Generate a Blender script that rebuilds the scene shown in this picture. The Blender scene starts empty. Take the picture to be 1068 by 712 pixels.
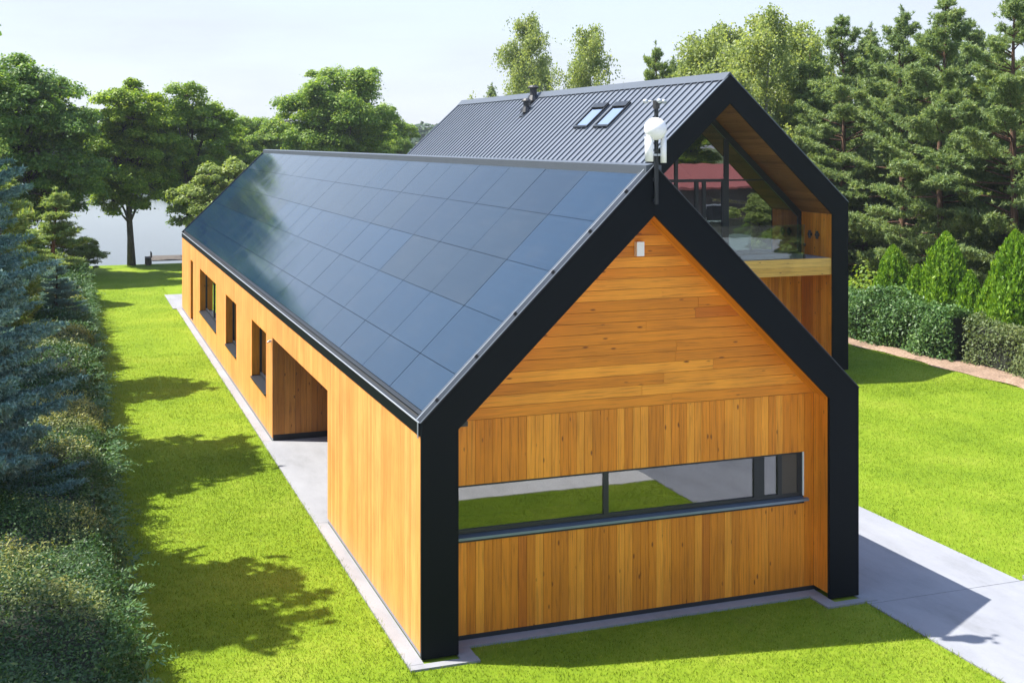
import bpy, math, random
import numpy as np
from mathutils import Vector
R = math.radians
sc = bpy.context.scene
COL = sc.collection
rng = np.random.default_rng(11)
random.seed(5)

# ------------------------------------------------------------------ materials
class NT:
    """small node-tree helper"""
    def __init__(s, name):
        s.m = bpy.data.materials.new(name); s.m.use_nodes = True
        s.t = s.m.node_tree; s.t.nodes.clear()
        s.out = s.t.nodes.new('ShaderNodeOutputMaterial')
    def n(s, typ, **kw):
        x = s.t.nodes.new('ShaderNode' + typ)
        for k, v in kw.items():
            if k in x.inputs: s.set(x.inputs[k], v)
            else: setattr(x, k, v)
        return x
    def set(s, inp, v):
        if isinstance(v, bpy.types.NodeSocket): s.t.links.new(v, inp)
        elif isinstance(v, (tuple, list)) and len(v) == 3 and inp.type == 'RGBA': inp.default_value = (*v, 1)
        else: inp.default_value = v
    def coord(s, which='Object', scale=(1, 1, 1)):
        c = s.n('TexCoord'); m = s.n('Mapping'); s.set(m.inputs['Vector'], c.outputs[which]); m.inputs['Scale'].default_value = scale
        return m.outputs[0]
    def noise(s, vec, scale, detail=3, rough=.55, dist=0):
        x = s.n('TexNoise'); s.set(x.inputs['Vector'], vec); x.inputs['Scale'].default_value = scale
        x.inputs['Detail'].default_value = detail; x.inputs['Roughness'].default_value = rough; x.inputs['Distortion'].default_value = dist
        return x.outputs['Fac']
    def ramp(s, fac, stops, interp='LINEAR'):
        x = s.n('ValToRGB'); s.set(x.inputs[0], fac); cr = x.color_ramp; cr.interpolation = interp
        while len(cr.elements) < len(stops): cr.elements.new(.5)
        for e, (p, c) in zip(cr.elements, stops):
            e.position = p; e.color = (*c, 1) if len(c) == 3 else c
        return x.outputs[0]
    def mix(s, fac, a, b, mode='MIX'):
        x = s.n('Mix', data_type='RGBA', blend_type=mode)
        s.set(x.inputs[0], fac); s.set(x.inputs[6], a); s.set(x.inputs[7], b)
        return x.outputs[2]
    def math(s, op, a, b=0., clamp=False):
        x = s.n('Math', operation=op, use_clamp=clamp); s.set(x.inputs[0], a); s.set(x.inputs[1], b)
        return x.outputs[0]
    def island(s):
        return s.n('NewGeometry').outputs['Random Per Island']
    def bump(s, h, strength, dist=.02):
        x = s.n('Bump'); s.set(x.inputs['Height'], h); x.inputs['Strength'].default_value = strength; x.inputs['Distance'].default_value = dist
        return x.outputs[0]
    def bsdf(s, color, rough=.5, **kw):
        x = s.n('BsdfPrincipled'); s.set(x.inputs['Base Color'], color); s.set(x.inputs['Roughness'], rough)
        for k, v in kw.items(): s.set(x.inputs[k.replace('_', ' ')], v)
        return x.outputs[0]
    def done(s, shader):
        s.t.links.new(shader, s.out.inputs['Surface']); return s.m

def rgb(r, g, b): return (r, g, b)

def plain(name, col, rough=.5, metallic=0., spec=.5, var=.12, nscale=3., bump=0., bscale=60.):
    t = NT(name); v = t.coord()
    f = t.noise(v, nscale, 4)
    c = t.mix(f, tuple(x * (1 - var) for x in col), tuple(x * (1 + var) for x in col))
    kw = dict(Metallic=metallic, Specular_IOR_Level=spec)
    if bump: kw['Normal'] = t.bump(t.noise(v, bscale, 3), bump, .01)
    return t.done(t.bsdf(c, rough, **kw))

def wood(name, axis, a, b, dark, rough=.55, knots=True):
    """boards: every board is an island of its own; grain runs along axis"""
    t = NT(name)
    sl = {'x': (.9, 26, 26), 'y': (26, .9, 26), 'z': (26, 26, .9), 's': (1.2, 26, 1.2)}[axis]
    c0 = t.n('TexCoord').outputs['Object']
    isl = t.island()
    off = t.n('CombineXYZ'); 
    o1 = t.math('MULTIPLY', isl, 37.); o2 = t.math('MULTIPLY', isl, 91.)
    t.set(off.inputs[0], o1); t.set(off.inputs[1], o2); t.set(off.inputs[2], o1)
    add = t.n('VectorMath', operation='ADD'); t.set(add.inputs[0], c0); t.set(add.inputs[1], off.outputs[0])
    m = t.n('Mapping'); t.set(m.inputs['Vector'], add.outputs[0]); m.inputs['Scale'].default_value = sl
    g = t.noise(m.outputs[0], 1.6, 5, .62, .6)
    c = t.ramp(isl, [(0, dark), (.05, tuple(x * .86 for x in a)), (.5, a), (.85, b), (1, tuple(x * 1.08 for x in b))])
    gr = t.ramp(g, [(.28, (.55, .50, .44)), (.48, (.95, .94, .93)), (.75, (1.12, 1.12, 1.1))])
    c = t.mix(1., c, gr, 'MULTIPLY')
    big = t.noise(c0, .9, 3)
    c = t.mix(1., c, t.ramp(big, [(.3, (.86, .84, .82)), (.7, (1.08, 1.08, 1.06))]), 'MULTIPLY')
    if knots:
        ks = {'x': (2.2, 7, 7), 'y': (7, 2.2, 7), 'z': (7, 7, 2.6), 's': (3, 7, 3)}[axis]
        mk = t.n('Mapping'); t.set(mk.inputs['Vector'], add.outputs[0]); mk.inputs['Scale'].default_value = ks
        vo = t.n('TexVoronoi', feature='F1'); t.set(vo.inputs['Vector'], mk.outputs[0]); vo.inputs['Scale'].default_value = 1.
        kf = t.ramp(vo.outputs['Distance'], [(.06, (1, 1, 1)), (.13, (.0, .0, .0))])
        c = t.mix(kf, c, tuple(x * .35 for x in dark))
    bm = t.bump(g, .25, .004)
    return t.done(t.bsdf(c, rough, Normal=bm, Specular_IOR_Level=.35))

def leafmat(name, a, b, c=None, trans=.35, rough=.5, nscale=.6, spec=.35, top=None):
    t = NT(name); isl = t.island(); v = t.n('TexCoord').outputs['Object']
    f = t.noise(v, nscale, 3)
    f = t.math('ADD', t.math('MULTIPLY', isl, .55), t.math('MULTIPLY', f, .55), True)
    stops = [(.2, a), (.75, b)]
    if c: stops = [(.15, a), (.6, b), (.9, c)]
    col = t.ramp(f, stops)
    if top:   # yellow patches towards the top: fresh growth plus sunlit tone in the colour
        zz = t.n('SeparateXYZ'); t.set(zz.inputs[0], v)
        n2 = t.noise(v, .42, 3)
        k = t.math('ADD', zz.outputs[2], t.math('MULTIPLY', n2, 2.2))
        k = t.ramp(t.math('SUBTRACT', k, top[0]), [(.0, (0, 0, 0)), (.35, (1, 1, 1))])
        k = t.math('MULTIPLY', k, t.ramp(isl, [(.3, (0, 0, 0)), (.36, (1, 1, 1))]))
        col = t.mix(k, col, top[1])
    bs = t.bsdf(col, rough, Specular_IOR_Level=spec)
    tr = t.n('BsdfTranslucent'); t.set(tr.inputs[0], t.mix(1., col, (1.25, 1.2, .55), 'MULTIPLY'))
    mx = t.n('MixShader'); mx.inputs[0].default_value = trans
    t.t.links.new(bs, mx.inputs[1]); t.t.links.new(tr.outputs[0], mx.inputs[2])
    return t.done(mx.outputs[0])

def glass(name, tint=(.55, .6, .6), base=.10, gain=2.2, rough=0.):
    t = NT(name)
    fr = t.n('Fresnel'); fr.inputs[0].default_value = 1.5
    f = t.math('ADD', t.math('MULTIPLY', fr.outputs[0], gain), base, True)
    tr = t.n('BsdfTransparent'); t.set(tr.inputs[0], tint)
    gl = t.n('BsdfGlossy'); gl.inputs['Roughness'].default_value = rough; t.set(gl.inputs['Normal'], t.bump(t.noise(t.coord(), 1.1, 2), .05, .02)); t.set(gl.inputs[0], (.95, .97, 1))
    mx = t.n('MixShader'); t.set(mx.inputs[0], f)
    t.t.links.new(tr.outputs[0], mx.inputs[1]); t.t.links.new(gl.outputs[0], mx.inputs[2])
    return t.done(mx.outputs[0])

def bark(name, a, b, scale=(6, 6, 1.2)):
    t = NT(name); v = t.coord('Object', scale); f = t.noise(v, 2., 5, .65)
    return t.done(t.bsdf(t.ramp(f, [(.35, a), (.65, b)]), .9, Normal=t.bump(f, .6, .03)))

WA, WB, WD = (.74, .245, .013), (.84, .32, .028), (.55, .145, .008)
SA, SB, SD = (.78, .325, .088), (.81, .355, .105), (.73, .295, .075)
M = {}
M['wood_v'] = wood('vertical_larch_boards', 'z', WA, WB, WD)
M['wood_h'] = wood('horizontal_larch_boards', 'x', WA, WB, WD)
M['wood_s'] = wood('soffit_larch_boards', 's', WA, WB, WD)
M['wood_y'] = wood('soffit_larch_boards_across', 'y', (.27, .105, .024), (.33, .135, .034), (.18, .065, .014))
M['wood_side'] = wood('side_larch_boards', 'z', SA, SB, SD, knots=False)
M['wood_pale'] = wood('balcony_larch_boards', 'x', (.68, .36, .09), (.76, .44, .13), (.5, .23, .05))
M['black'] = plain('black_cladding', (.0025, .0045, .0065), .55, 0, .12, .2, 1.2)
M['black2'] = plain('dark_membrane', (.014, .015, .017), .8)
M['frame'] = plain('anthracite_frame', (.011, .014, .018), .4, 0, .4)
M['metal'] = plain('grey_flashing', (.085, .10, .12), .5, .3, .4, .08)
M['sill'] = plain('blue_grey_sill', (.16, .21, .27), .35, .5)
M['white'] = plain('white_plastic', (.8, .8, .8), .4, var=.03)
M['wire'] = plain('galvanised_wire', (.42, .45, .48), .45, .4)
M['glass'] = glass('window_glass', (.5, .5, .48), .09, 1.7)
M['glass_rail'] = glass('railing_glass', (.80, .9, .86), .05, 1.2)
M['glass_gable'] = glass('gable_glass', (.45, .43, .41), .16, 1.6)
M['glass_sky'] = glass('skylight_glass', (.30, .36, .40), .32, 2.5)
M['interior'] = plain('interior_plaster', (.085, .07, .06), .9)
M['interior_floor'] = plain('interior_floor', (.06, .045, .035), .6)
M['red'] = plain('red_brown_bulkhead', (.24, .07, .065), .7, var=.3, nscale=6)
M['dark_lamp'] = plain('dark_lamp', (.03, .03, .03), .5)
M['tone_sheet'] = plain('brown_sheet', (.075, .06, .05), .8)
M['concrete'] = plain('grey_plinth', (.24, .25, .27), .9, var=.2, nscale=8)

def m_panel(name, stops):
    t = NT(name); isl = t.n('ObjectInfo').outputs['Random']; v = t.coord()
    c = t.ramp(isl, stops)
    br = t.n('TexBrick', offset=0., squash=1.); mp = t.n('Mapping'); t.set(mp.inputs[0], t.n('TexCoord').outputs['Object']); mp.inputs['Rotation'].default_value = (0, R(44.6), 0)
    sw = t.n('SeparateXYZ'); t.set(sw.inputs[0], mp.outputs[0]); cb = t.n('CombineXYZ'); t.set(cb.inputs[0], sw.outputs[1]); t.set(cb.inputs[1], sw.outputs[0])
    t.set(br.inputs['Vector'], cb.outputs[0]); br.inputs['Scale'].default_value = 1.; br.inputs['Brick Width'].default_value = .1585; br.inputs['Row Height'].default_value = .158; br.inputs['Mortar Size'].default_value = .003
    t.set(br.inputs['Color1'], (1, 1, 1)); t.set(br.inputs['Color2'], (.93, .93, .93)); t.set(br.inputs['Mortar'], (1.5, 1.45, 1.35))
    c = t.mix(1., c, br.outputs['Color'], 'MULTIPLY')
    n = t.noise(v, .9, 5, .62); r = t.ramp(n, [(.3, (.05, .05, .05)), (.75, (.15, .15, .15))])
    dirt = t.ramp(t.noise(t.coord('Object', (1, .5, 1)), 2.2, 6, .7), [(.5, (0, 0, 0)), (.8, (.10, .10, .10))])
    c = t.mix(dirt, c, (.10, .105, .105))
    return t.done(t.bsdf(c, r, Specular_IOR_Level=.23, IOR=1.5))
M['panel'] = m_panel('solar_glass', [(0, (.008, .020, .038)), (.5, (.010, .023, .040)), (1, (.012, .024, .039))])
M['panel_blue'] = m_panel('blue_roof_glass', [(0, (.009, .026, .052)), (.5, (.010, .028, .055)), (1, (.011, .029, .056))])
def m_roof():
    t = NT('seamed_grey_roof'); v = t.coord(); n = t.noise(v, 1.1, 4)
    c = t.mix(n, (.115, .135, .165), (.155, .178, .212))
    return t.done(t.bsdf(c, .45, Metallic=.25, Specular_IOR_Level=.5))
M['roof'] = m_roof()

def m_pave(name, a, b, joint=None):
    t = NT(name); v = t.coord(); n = t.noise(v, .7, 5, .6); n2 = t.noise(v, 40., 3)
    c = t.mix(n, a, b); c = t.mix(.25, c, t.mix(n2, (.6, .6, .6), (1.3, 1.3, 1.3)), 'MULTIPLY')
    st = t.noise(t.coord('Object', (1, .35, 1)), 1.1, 8, .72)
    c = t.mix(1., c, t.ramp(st, [(.32, (.78, .78, .77)), (.46, (.95, .95, .95)), (.6, (1.04, 1.04, 1.04))]), 'MULTIPLY')
    return t.done(t.bsdf(c, .85, Normal=t.bump(n2, .15, .004)))
M['drive'] = m_pave('pale_concrete', (.20, .21, .235), (.26, .27, .295))
M['strip'] = m_pave('strip_concrete', (.20, .205, .22), (.27, .275, .29))
M['forecourt'] = m_pave('forecourt_sandy_paving', (.50, .49, .47), (.58, .57, .55))

def m_lawn():
    t = NT('lawn_turf'); v = t.coord()
    n1 = t.noise(v, .45, 4); n2 = t.noise(v, 6., 5, .7); n3 = t.noise(v, 60., 3, .7)
    k = t.math('ADD', t.math('MULTIPLY', n1, .45), t.math('ADD', t.math('MULTIPLY', n2, .35), t.math('MULTIPLY', n3, .3)))
    c = t.ramp(k, [(.34, (.085, .15, .006)), (.55, (.155, .235, .010)), (.74, (.26, .31, .033))])
    return t.done(t.bsdf(c, .9, Normal=t.bump(t.math('ADD', n2, n3), .7, .03), Specular_IOR_Level=.15))
M['lawn'] = m_lawn()
def m_grass():
    t = NT('grass_blades'); v = t.coord(); isl = t.island()
    n1 = t.noise(v, .45, 4); n2 = t.noise(v, 3.5, 5, .7)
    k = t.math('ADD', t.math('MULTIPLY', n1, .42), t.math('ADD', t.math('MULTIPLY', n2, .38), t.math('MULTIPLY', isl, .28)))
    c = t.ramp(k, [(.36, (.095, .165, .006)), (.54, (.19, .275, .010)), (.70, (.32, .375, .045))])
    sx = t.n('SeparateXYZ'); t.set(sx.inputs[0], v)
    mow = t.math('SINE', t.math('ADD', t.math('MULTIPLY', sx.outputs[0], 5.6), t.math('MULTIPLY', t.noise(v, .35, 2), 5.)))
    c = t.mix(1., c, t.ramp(t.math('ADD', t.math('MULTIPLY', mow, .5), .5), [(.25, (.93, .94, .93)), (.75, (1.06, 1.05, 1.06))]), 'MULTIPLY')
    dry = t.ramp(t.noise(v, 1.1, 6, .72), [(.56, (0, 0, 0)), (.74, (.55, .55, .55))])
    c = t.mix(dry, c, (.36, .37, .10))
    bs = t.bsdf(c, .7, Specular_IOR_Level=.2)
    tr = t.n('BsdfTranslucent'); t.set(tr.inputs[0], c)
    mx = t.n('MixShader'); mx.inputs[0].default_value = .4
    t.t.links.new(bs, mx.inputs[1]); t.t.links.new(tr.outputs[0], mx.inputs[2])
    return t.done(mx.outputs[0])
M['grass'] = m_grass()
def m_ground():
    t = NT('rough_ground'); v = t.coord(); n1 = t.noise(v, .08, 5); n2 = t.noise(v, 1.5, 5, .7)
    k = t.math('ADD', t.math('MULTIPLY', n1, .5), t.math('MULTIPLY', n2, .5))
    c = t.ramp(k, [(.35, (.045, .06, .018)), (.5, (.07, .10, .025)), (.68, (.13, .12, .06))])
    return t.done(t.bsdf(c, .95, Normal=t.bump(n2, .8, .1)))
M['ground'] = m_ground()
def m_mulch():
    t = NT('bark_mulch'); v = t.coord(); n1 = t.noise(v, 14., 4, .7); n2 = t.noise(v, 1., 3)
    k = t.math('ADD', t.math('MULTIPLY', n1, .6), t.math('MULTIPLY', n2, .4))
    c = t.ramp(k, [(.35, (.13, .085, .055)), (.52, (.28, .19, .13)), (.7, (.47, .36, .27))])
    return t.done(t.bsdf(c, .95, Normal=t.bump(n1, 1., .05)))
M['mulch'] = m_mulch()
def m_water():
    t = NT('lake_water'); v = t.coord('Object', (1, 2.2, 1)); n = t.noise(v, .5, 4, .6)
    return t.done(t.bsdf((.02, .035, .03), .06, IOR=1.333, Specular_IOR_Level=.6, Normal=t.bump(n, .06, .05)))
M['water'] = m_water()

M['leaf_bright'] = leafmat('maple_leaves', (.11, .20, .026), (.23, .35, .04), (.44, .51, .06), .55)
M['leaf_dark'] = leafmat('alder_leaves', (.065, .15, .036), (.14, .255, .052), (.29, .385, .07), .52)
M['leaf_mid'] = leafmat('oak_leaves', (.10, .20, .036), (.21, .33, .052), (.38, .46, .07), .55)
M['leaf_olive'] = leafmat('willow_leaves', (.13, .19, .055), (.23, .31, .08), (.35, .41, .11), .48)
M['leaf_birch'] = leafmat('birch_leaves', (.18, .25, .09), (.30, .37, .13), (.42, .46, .17), .5)
M['leaf_far'] = leafmat('far_leaves', (.045, .09, .05), (.075, .13, .06), (.11, .165, .065), .2, nscale=.08)
M['needle_pine'] = leafmat('pine_needles', (.10, .17, .07), (.20, .285, .105), (.36, .42, .145), .42)
M['needle_lightpine'] = leafmat('light_pine_needles', (.115, .19, .062), (.22, .31, .09), (.39, .44, .12), .42)
M['needle_blue'] = leafmat('blue_spruce_needles', (.085, .175, .16), (.17, .30, .275), (.36, .51, .46), .22)
M['leaf_thuja'] = leafmat('thuja_sprays', (.075, .175, .01), (.17, .32, .016), (.30, .43, .035), .4)
M['leaf_laurel'] = leafmat('laurel_leaves', (.034, .092, .024), (.078, .165, .04), (.16, .26, .06), .28, .48, spec=.35)
M['leaf_privet'] = leafmat('privet_leaves', (.085, .125, .05), (.145, .195, .07), (.22, .25, .095), .35)
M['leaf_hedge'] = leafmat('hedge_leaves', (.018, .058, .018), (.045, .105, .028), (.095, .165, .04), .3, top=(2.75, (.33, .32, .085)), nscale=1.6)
M['leaf_sprig'] = leafmat('fern_green_sprigs', (.03, .085, .028), (.065, .14, .04), (.13, .215, .055), .3)
M['bark'] = bark('grey_bark', (.04, .034, .028), (.12, .10, .085))
M['bark_pine'] = bark('pine_bark', (.07, .038, .024), (.19, .10, .06))
M['bark_birch'] = bark('birch_bark', (.12, .11, .10), (.62, .6, .56), (3, 3, 5))
M['core'] = plain('hedge_twigs', (.014, .018, .009), .95)

# ------------------------------------------------------------------ mesh building
class MB:
    def __init__(s): s.v = []; s.f = []
    def poly(s, pts): 
        b = len(s.v); s.v += [tuple(p) for p in pts]; s.f.append(tuple(range(b, b + len(pts)))); return s
    def prism(s, a, b):
        """two matching loops of points, joined and capped"""
        n = len(a); k = len(s.v); s.v += [tuple(p) for p in a] + [tuple(p) for p in b]
        s.f.append(tuple(range(k + n - 1, k - 1, -1))); s.f.append(tuple(range(k + n, k + 2 * n)))
        for i in range(n):
            j = (i + 1) % n; s.f.append((k + i, k + j, k + n + j, k + n + i))
        return s
    def box(s, x0, x1, y0, y1, z0, z1):
        return s.prism([(x0, y0, z0), (x1, y0, z0), (x1, y1, z0), (x0, y1, z0)], [(x0, y0, z1), (x1, y0, z1), (x1, y1, z1), (x0, y1, z1)])
    def fbox(s, fr, u0, u1, v0, v1, w0, w1):
        """box in a frame function fr(u, v, w)"""
        return s.prism([fr(u0, v0, w0), fr(u1, v0, w0), fr(u1, v1, w0), fr(u0, v1, w0)], [fr(u0, v0, w1), fr(u1, v0, w1), fr(u1, v1, w1), fr(u0, v1, w1)])
    def tube(s, pts, rad, n=8):
        pts = [Vector(p) for p in pts]
        if not hasattr(rad, '__len__'): rad = [rad] * len(pts)
        k = len(s.v)
        for i, p in enumerate(pts):
            d = (pts[min(i + 1, len(pts) - 1)] - pts[max(i - 1, 0)]).normalized()
            a = d.cross(Vector((0, 0, 1)) if abs(d.z) < .9 else Vector((1, 0, 0))).normalized(); b = d.cross(a)
            for j in range(n):
                t = 2 * math.pi * j / n; s.v.append(tuple(p + (a * math.cos(t) + b * math.sin(t)) * rad[i]))
        for i in range(len(pts) - 1):
            for j in range(n):
                q = (j + 1) % n; s.f.append((k + i * n + j, k + i * n + q, k + (i + 1) * n + q, k + (i + 1) * n + j))
        s.f.append(tuple(k + j for j in range(n))[::-1]); s.f.append(tuple(k + (len(pts) - 1) * n + j for j in range(n)))
        return s
    def ball(s, c, r, nu=20, nv=12, sz=1.):
        k = len(s.v)
        for i in range(nv + 1):
            th = math.pi * i / nv
            for j in range(nu):
                ph = 2 * math.pi * j / nu
                s.v.append((c[0] + r * math.sin(th) * math.cos(ph), c[1] + r * math.sin(th) * math.sin(ph), c[2] + r * sz * math.cos(th)))
        for i in range(nv):
            for j in range(nu):
                q = (j + 1) % nu; s.f.append((k + i * nu + j, k + (i + 1) * nu + j, k + (i + 1) * nu + q, k + i * nu + q))
        return s
    def build(s, name, mat, parent=None, org=(0, 0, 0), smooth=False):
        me = bpy.data.meshes.new(name)
        me.from_pydata([(x - org[0], y - org[1], z - org[2]) for x, y, z in s.v], [], s.f)
        me.materials.append(mat)
        if smooth: me.polygons.foreach_set('use_smooth', [True] * len(me.polygons))
        me.update()
        o = bpy.data.objects.new(name, me); COL.objects.link(o)
        if parent: o.parent = parent
        return o

def tag(o, label=None, cat=None, group=None, kind=None):
    if label: o['label'] = label
    if cat: o['category'] = cat
    if group: o['group'] = group
    if kind: o['kind'] = kind
    return o
def thing(name, loc, label, cat, group=None):
    o = bpy.data.objects.new(name, None); o.location = loc; o.empty_display_size = .3; COL.objects.link(o)
    return tag(o, label, cat, group)
def structure(o): o['kind'] = 'structure'; return o

def quads(name, c, t1, t2, mat, parent=None, diamond=True):
    """N leaf faces from centres (N,3) and half axes t1, t2 (N,3): one mesh"""
    n = len(c)
    if diamond: vs = np.stack([c - t1, c - t1 * .1 + t2, c + t1, c - t1 * .1 - t2], 1)
    else: vs = np.stack([c - t1 - t2, c + t1 - t2, c + t1 + t2, c - t1 + t2], 1)
    vs = vs.reshape(-1, 3).astype(np.float32)
    me = bpy.data.meshes.new(name)
    me.vertices.add(4 * n); me.vertices.foreach_set('co', vs.ravel())
    me.loops.add(4 * n); me.loops.foreach_set('vertex_index', np.arange(4 * n, dtype=np.int32))
    me.polygons.add(n); me.polygons.foreach_set('loop_start', np.arange(0, 4 * n, 4, dtype=np.int32))
    me.polygons.foreach_set('loop_total', np.full(n, 4, dtype=np.int32))
    me.materials.append(mat); me.update(calc_edges=True)
    o = bpy.data.objects.new(name, me); COL.objects.link(o)
    if parent: o.parent = parent
    return o

def unit(a): return a / np.maximum(np.linalg.norm(a, axis=-1, keepdims=True), 1e-9)
def axes(nrm, length, width, along=None):
    """half axes of leaves with the given normals"""
    r = rng.normal(size=nrm.shape) if along is None else along
    t1 = unit(r - nrm * np.sum(r * nrm, -1, keepdims=True)); t2 = np.cross(nrm, t1)
    return t1 * length[:, None], t2 * width[:, None]

# boards ------------------------------------------------------------
def boards(fr, lo, hi, vrange, pitch, holes=(), thick=.02, gap=.005, maxlen=None, jitter=0):
    """cladding: strips across u in [lo,hi]; vrange(u)->(v0,v1); holes (u0,u1,v0,v1); fr(u,v,w), w=0 is the face"""
    mb = MB(); cuts = [lo]
    u = lo
    while u < hi - 1e-6:
        u = min(hi, u + pitch); cuts.append(u)
    for a, b in zip(cuts[:-1], cuts[1:]):
        edges = sorted({a, b, *[h for hh in holes for h in hh[:2] if a + .002 < h < b - .002]})
        joint = [random.uniform(.5, 1) * maxlen + random.uniform(0, maxlen) for _ in range(1)] if maxlen else []
        for p, q in zip(edges[:-1], edges[1:]):
            pe = p + (gap / 2 if p == a else 0); qe = q - (gap / 2 if q == b else 0)
            va0, va1 = vrange(pe); vb0, vb1 = vrange(qe)
            segs = [((va0, vb0), (va1, vb1))]
            for h in holes:
                if h[0] < (p + q) / 2 < h[1]:
                    new = []
                    for s0, s1 in segs:
                        if h[2] > max(s0): new.append((s0, (min(h[2], s1[0]), min(h[2], s1[1]))))
                        if h[3] < min(s1): new.append(((max(h[3], s0[0]), max(h[3], s0[1])), s1))
                    segs = new
            if maxlen:
                new = []
                for s0, s1 in segs:
                    m0 = max(s0); m1 = min(s1); x = m0 + random.uniform(.3, 1.) * maxlen; last = s0
                    while x < m1 - .3:
                        new.append((last, (x - .002, x - .002))); last = (x + .002, x + .002); x += random.uniform(.6, 1.) * maxlen
                    new.append((last, s1))
                segs = new
            for s0, s1 in segs:
                if s1[0] - s0[0] < .004 and s1[1] - s0[1] < .004: continue
                w = random.uniform(0, jitter)
                P = [(pe, s0[0]), (qe, s0[1]), (qe, max(s1[1], s0[1] + .001)), (pe, max(s1[0], s0[0] + .001))]
                mb.prism([fr(x, y, w) for x, y in P], [fr(x, y, thick) for x, y in P])
    return mb
def slabs(fr, u0, u1, v0, v1, w0, w1, holes):
    """a wall slab with rectangular openings"""
    mb = MB(); us = sorted({u0, u1, *[h for hh in holes for h in hh[:2]]})
    for a, b in zip(us[:-1], us[1:]):
        v = v0
        hs = sorted([h for h in holes if h[0] < (a + b) / 2 < h[1]], key=lambda h: h[2])
        for h in hs:
            if h[2] > v + 1e-6: mb.fbox(fr, a, b, v, h[2], w0, w1)
            v = h[3]
        if v < v1 - 1e-6: mb.fbox(fr, a, b, v, v1, w0, w1)
    return mb

# ------------------------------------------------------------------ camera, light, sky
cam = bpy.data.cameras.new('camera'); co = bpy.data.objects.new('camera', cam); COL.objects.link(co)
co.location = (-7.98, -15.97, 7.02); co.rotation_euler = (R(90), 0, -.3475)
cam.sensor_width = 36; cam.lens = 36 * 1276.1 / 1068; cam.shift_y = -(356 - 148.25) / 1068
cam.clip_start = .2; cam.clip_end = 6000; sc.camera = co

SUNV = Vector((.56, -.258, -1.)).normalized()
sun = bpy.data.lights.new('sun', 'SUN'); so = bpy.data.objects.new('sun', sun); COL.objects.link(so)
sun.energy = 4.4; sun.angle = R(.5); sun.color = (1, .95, .87)
so.rotation_euler = SUNV.to_track_quat('-Z', 'Y').to_euler(); so.location = (-30, 20, 40)
W = bpy.data.worlds.new('World'); sc.world = W; W.use_nodes = True
wt = W.node_tree; bg = wt.nodes['Background']
sky = wt.nodes.new('ShaderNodeTexSky'); sky.sky_type = 'NISHITA'; sky.sun_disc = False
sky.sun_elevation = math.asin(-SUNV.z); sky.sun_rotation = math.atan2(-SUNV.x, -SUNV.y)
sky.altitude = 50; sky.air_density = 1.0; sky.dust_density = 1.2; sky.ozone_density = 3.2
wc = wt.nodes.new('ShaderNodeTexCoord'); wm = wt.nodes.new('ShaderNodeMapping'); wm.inputs['Scale'].default_value = (1.2, 1.2, 6)
wn = wt.nodes.new('ShaderNodeTexNoise'); wn.inputs['Scale'].default_value = 2.4; wn.inputs['Detail'].default_value = 7; wn.inputs['Roughness'].default_value = .6
wr = wt.nodes.new('ShaderNodeValToRGB'); wr.color_ramp.elements[0].position = .42; wr.color_ramp.elements[1].position = .74
wr.color_ramp.elements[0].color = (.8, .8, .8, 1); wr.color_ramp.elements[1].color = (1, 1, 1, 1)
wx = wt.nodes.new('ShaderNodeMix'); wx.data_type = 'RGBA'; wx.inputs[7].default_value = (2.32, 2.48, 2.86, 1)
wz = wt.nodes.new('ShaderNodeSeparateXYZ'); wq = wt.nodes.new('ShaderNodeMapRange'); wq.inputs[1].default_value = .75; wq.inputs[2].default_value = .1; wq.inputs[3].default_value = .0; wq.inputs[4].default_value = 1.
wy = wt.nodes.new('ShaderNodeMath'); wy.operation = 'MULTIPLY'
L = wt.links
L.new(wc.outputs['Generated'], wm.inputs[0]); L.new(wm.outputs[0], wn.inputs['Vector']); L.new(wn.outputs['Fac'], wr.inputs[0])
L.new(wc.outputs['Generated'], wz.inputs[0]); L.new(wz.outputs[2], wq.inputs[0]); L.new(wq.outputs[0], wy.inputs[0]); L.new(wr.outputs[0], wy.inputs[1])
L.new(wy.outputs[0], wx.inputs[0]); L.new(sky.outputs[0], wx.inputs[6]); L.new(wx.outputs[2], bg.inputs[0])
bg.inputs[1].default_value = .13
sc.view_settings.view_transform = 'Standard'; sc.view_settings.look = 'None'; sc.view_settings.gamma = 1
sc.view_settings.exposure = 1.38
sc.render.engine = 'CYCLES'
sc.cycles.max_bounces = 7; sc.cycles.transparent_max_bounces = 12; sc.cycles.caustics_reflective = False; sc.cycles.caustics_refractive = False

# ------------------------------------------------------------------ ground, lake, lawn, paving
def shore(x): return 59.5 + np.maximum(0, x - 4) * 2.2
xs = np.unique(np.concatenate([np.linspace(-40, 70, 56), np.linspace(-2500, -40, 14), np.linspace(70, 2500, 14)]))
ys = np.unique(np.concatenate([np.linspace(-60, 56, 30), np.linspace(57, 130, 37), np.linspace(130, 350, 34), np.linspace(350, 3000, 12), np.linspace(-1200, -60, 8)]))
X, Y = np.meshgrid(xs, ys)
d = Y - shore(X); far = 318 + 9 * np.sin(X * .03) + 5 * np.sin(X * .11)
Z = np.full_like(X, -.05)
Z -= np.clip(d + 2.5, 0, 6) * .42
Z += np.clip(Y - far + 4, 0, 12) * .25
Z = np.where(Y > far + 8, .4 + np.clip((Y - far) * .01, 0, 6), Z)
m = MB(); nx = len(xs)
m.v = [tuple(p) for p in np.stack([X, Y, Z], -1).reshape(-1, 3)]
for j in range(len(ys) - 1):
    for i in range(nx - 1): m.f.append((j * nx + i, j * nx + i + 1, (j + 1) * nx + i + 1, (j + 1) * nx + i))
structure(m.build('ground', M['ground'], smooth=True))
m = MB(); m.poly([(-900, 55, -.95), (500, 55, -.95), (500, 340, -.95), (-900, 340, -.95)])
structure(m.build('lake_water', M['water']))
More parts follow.
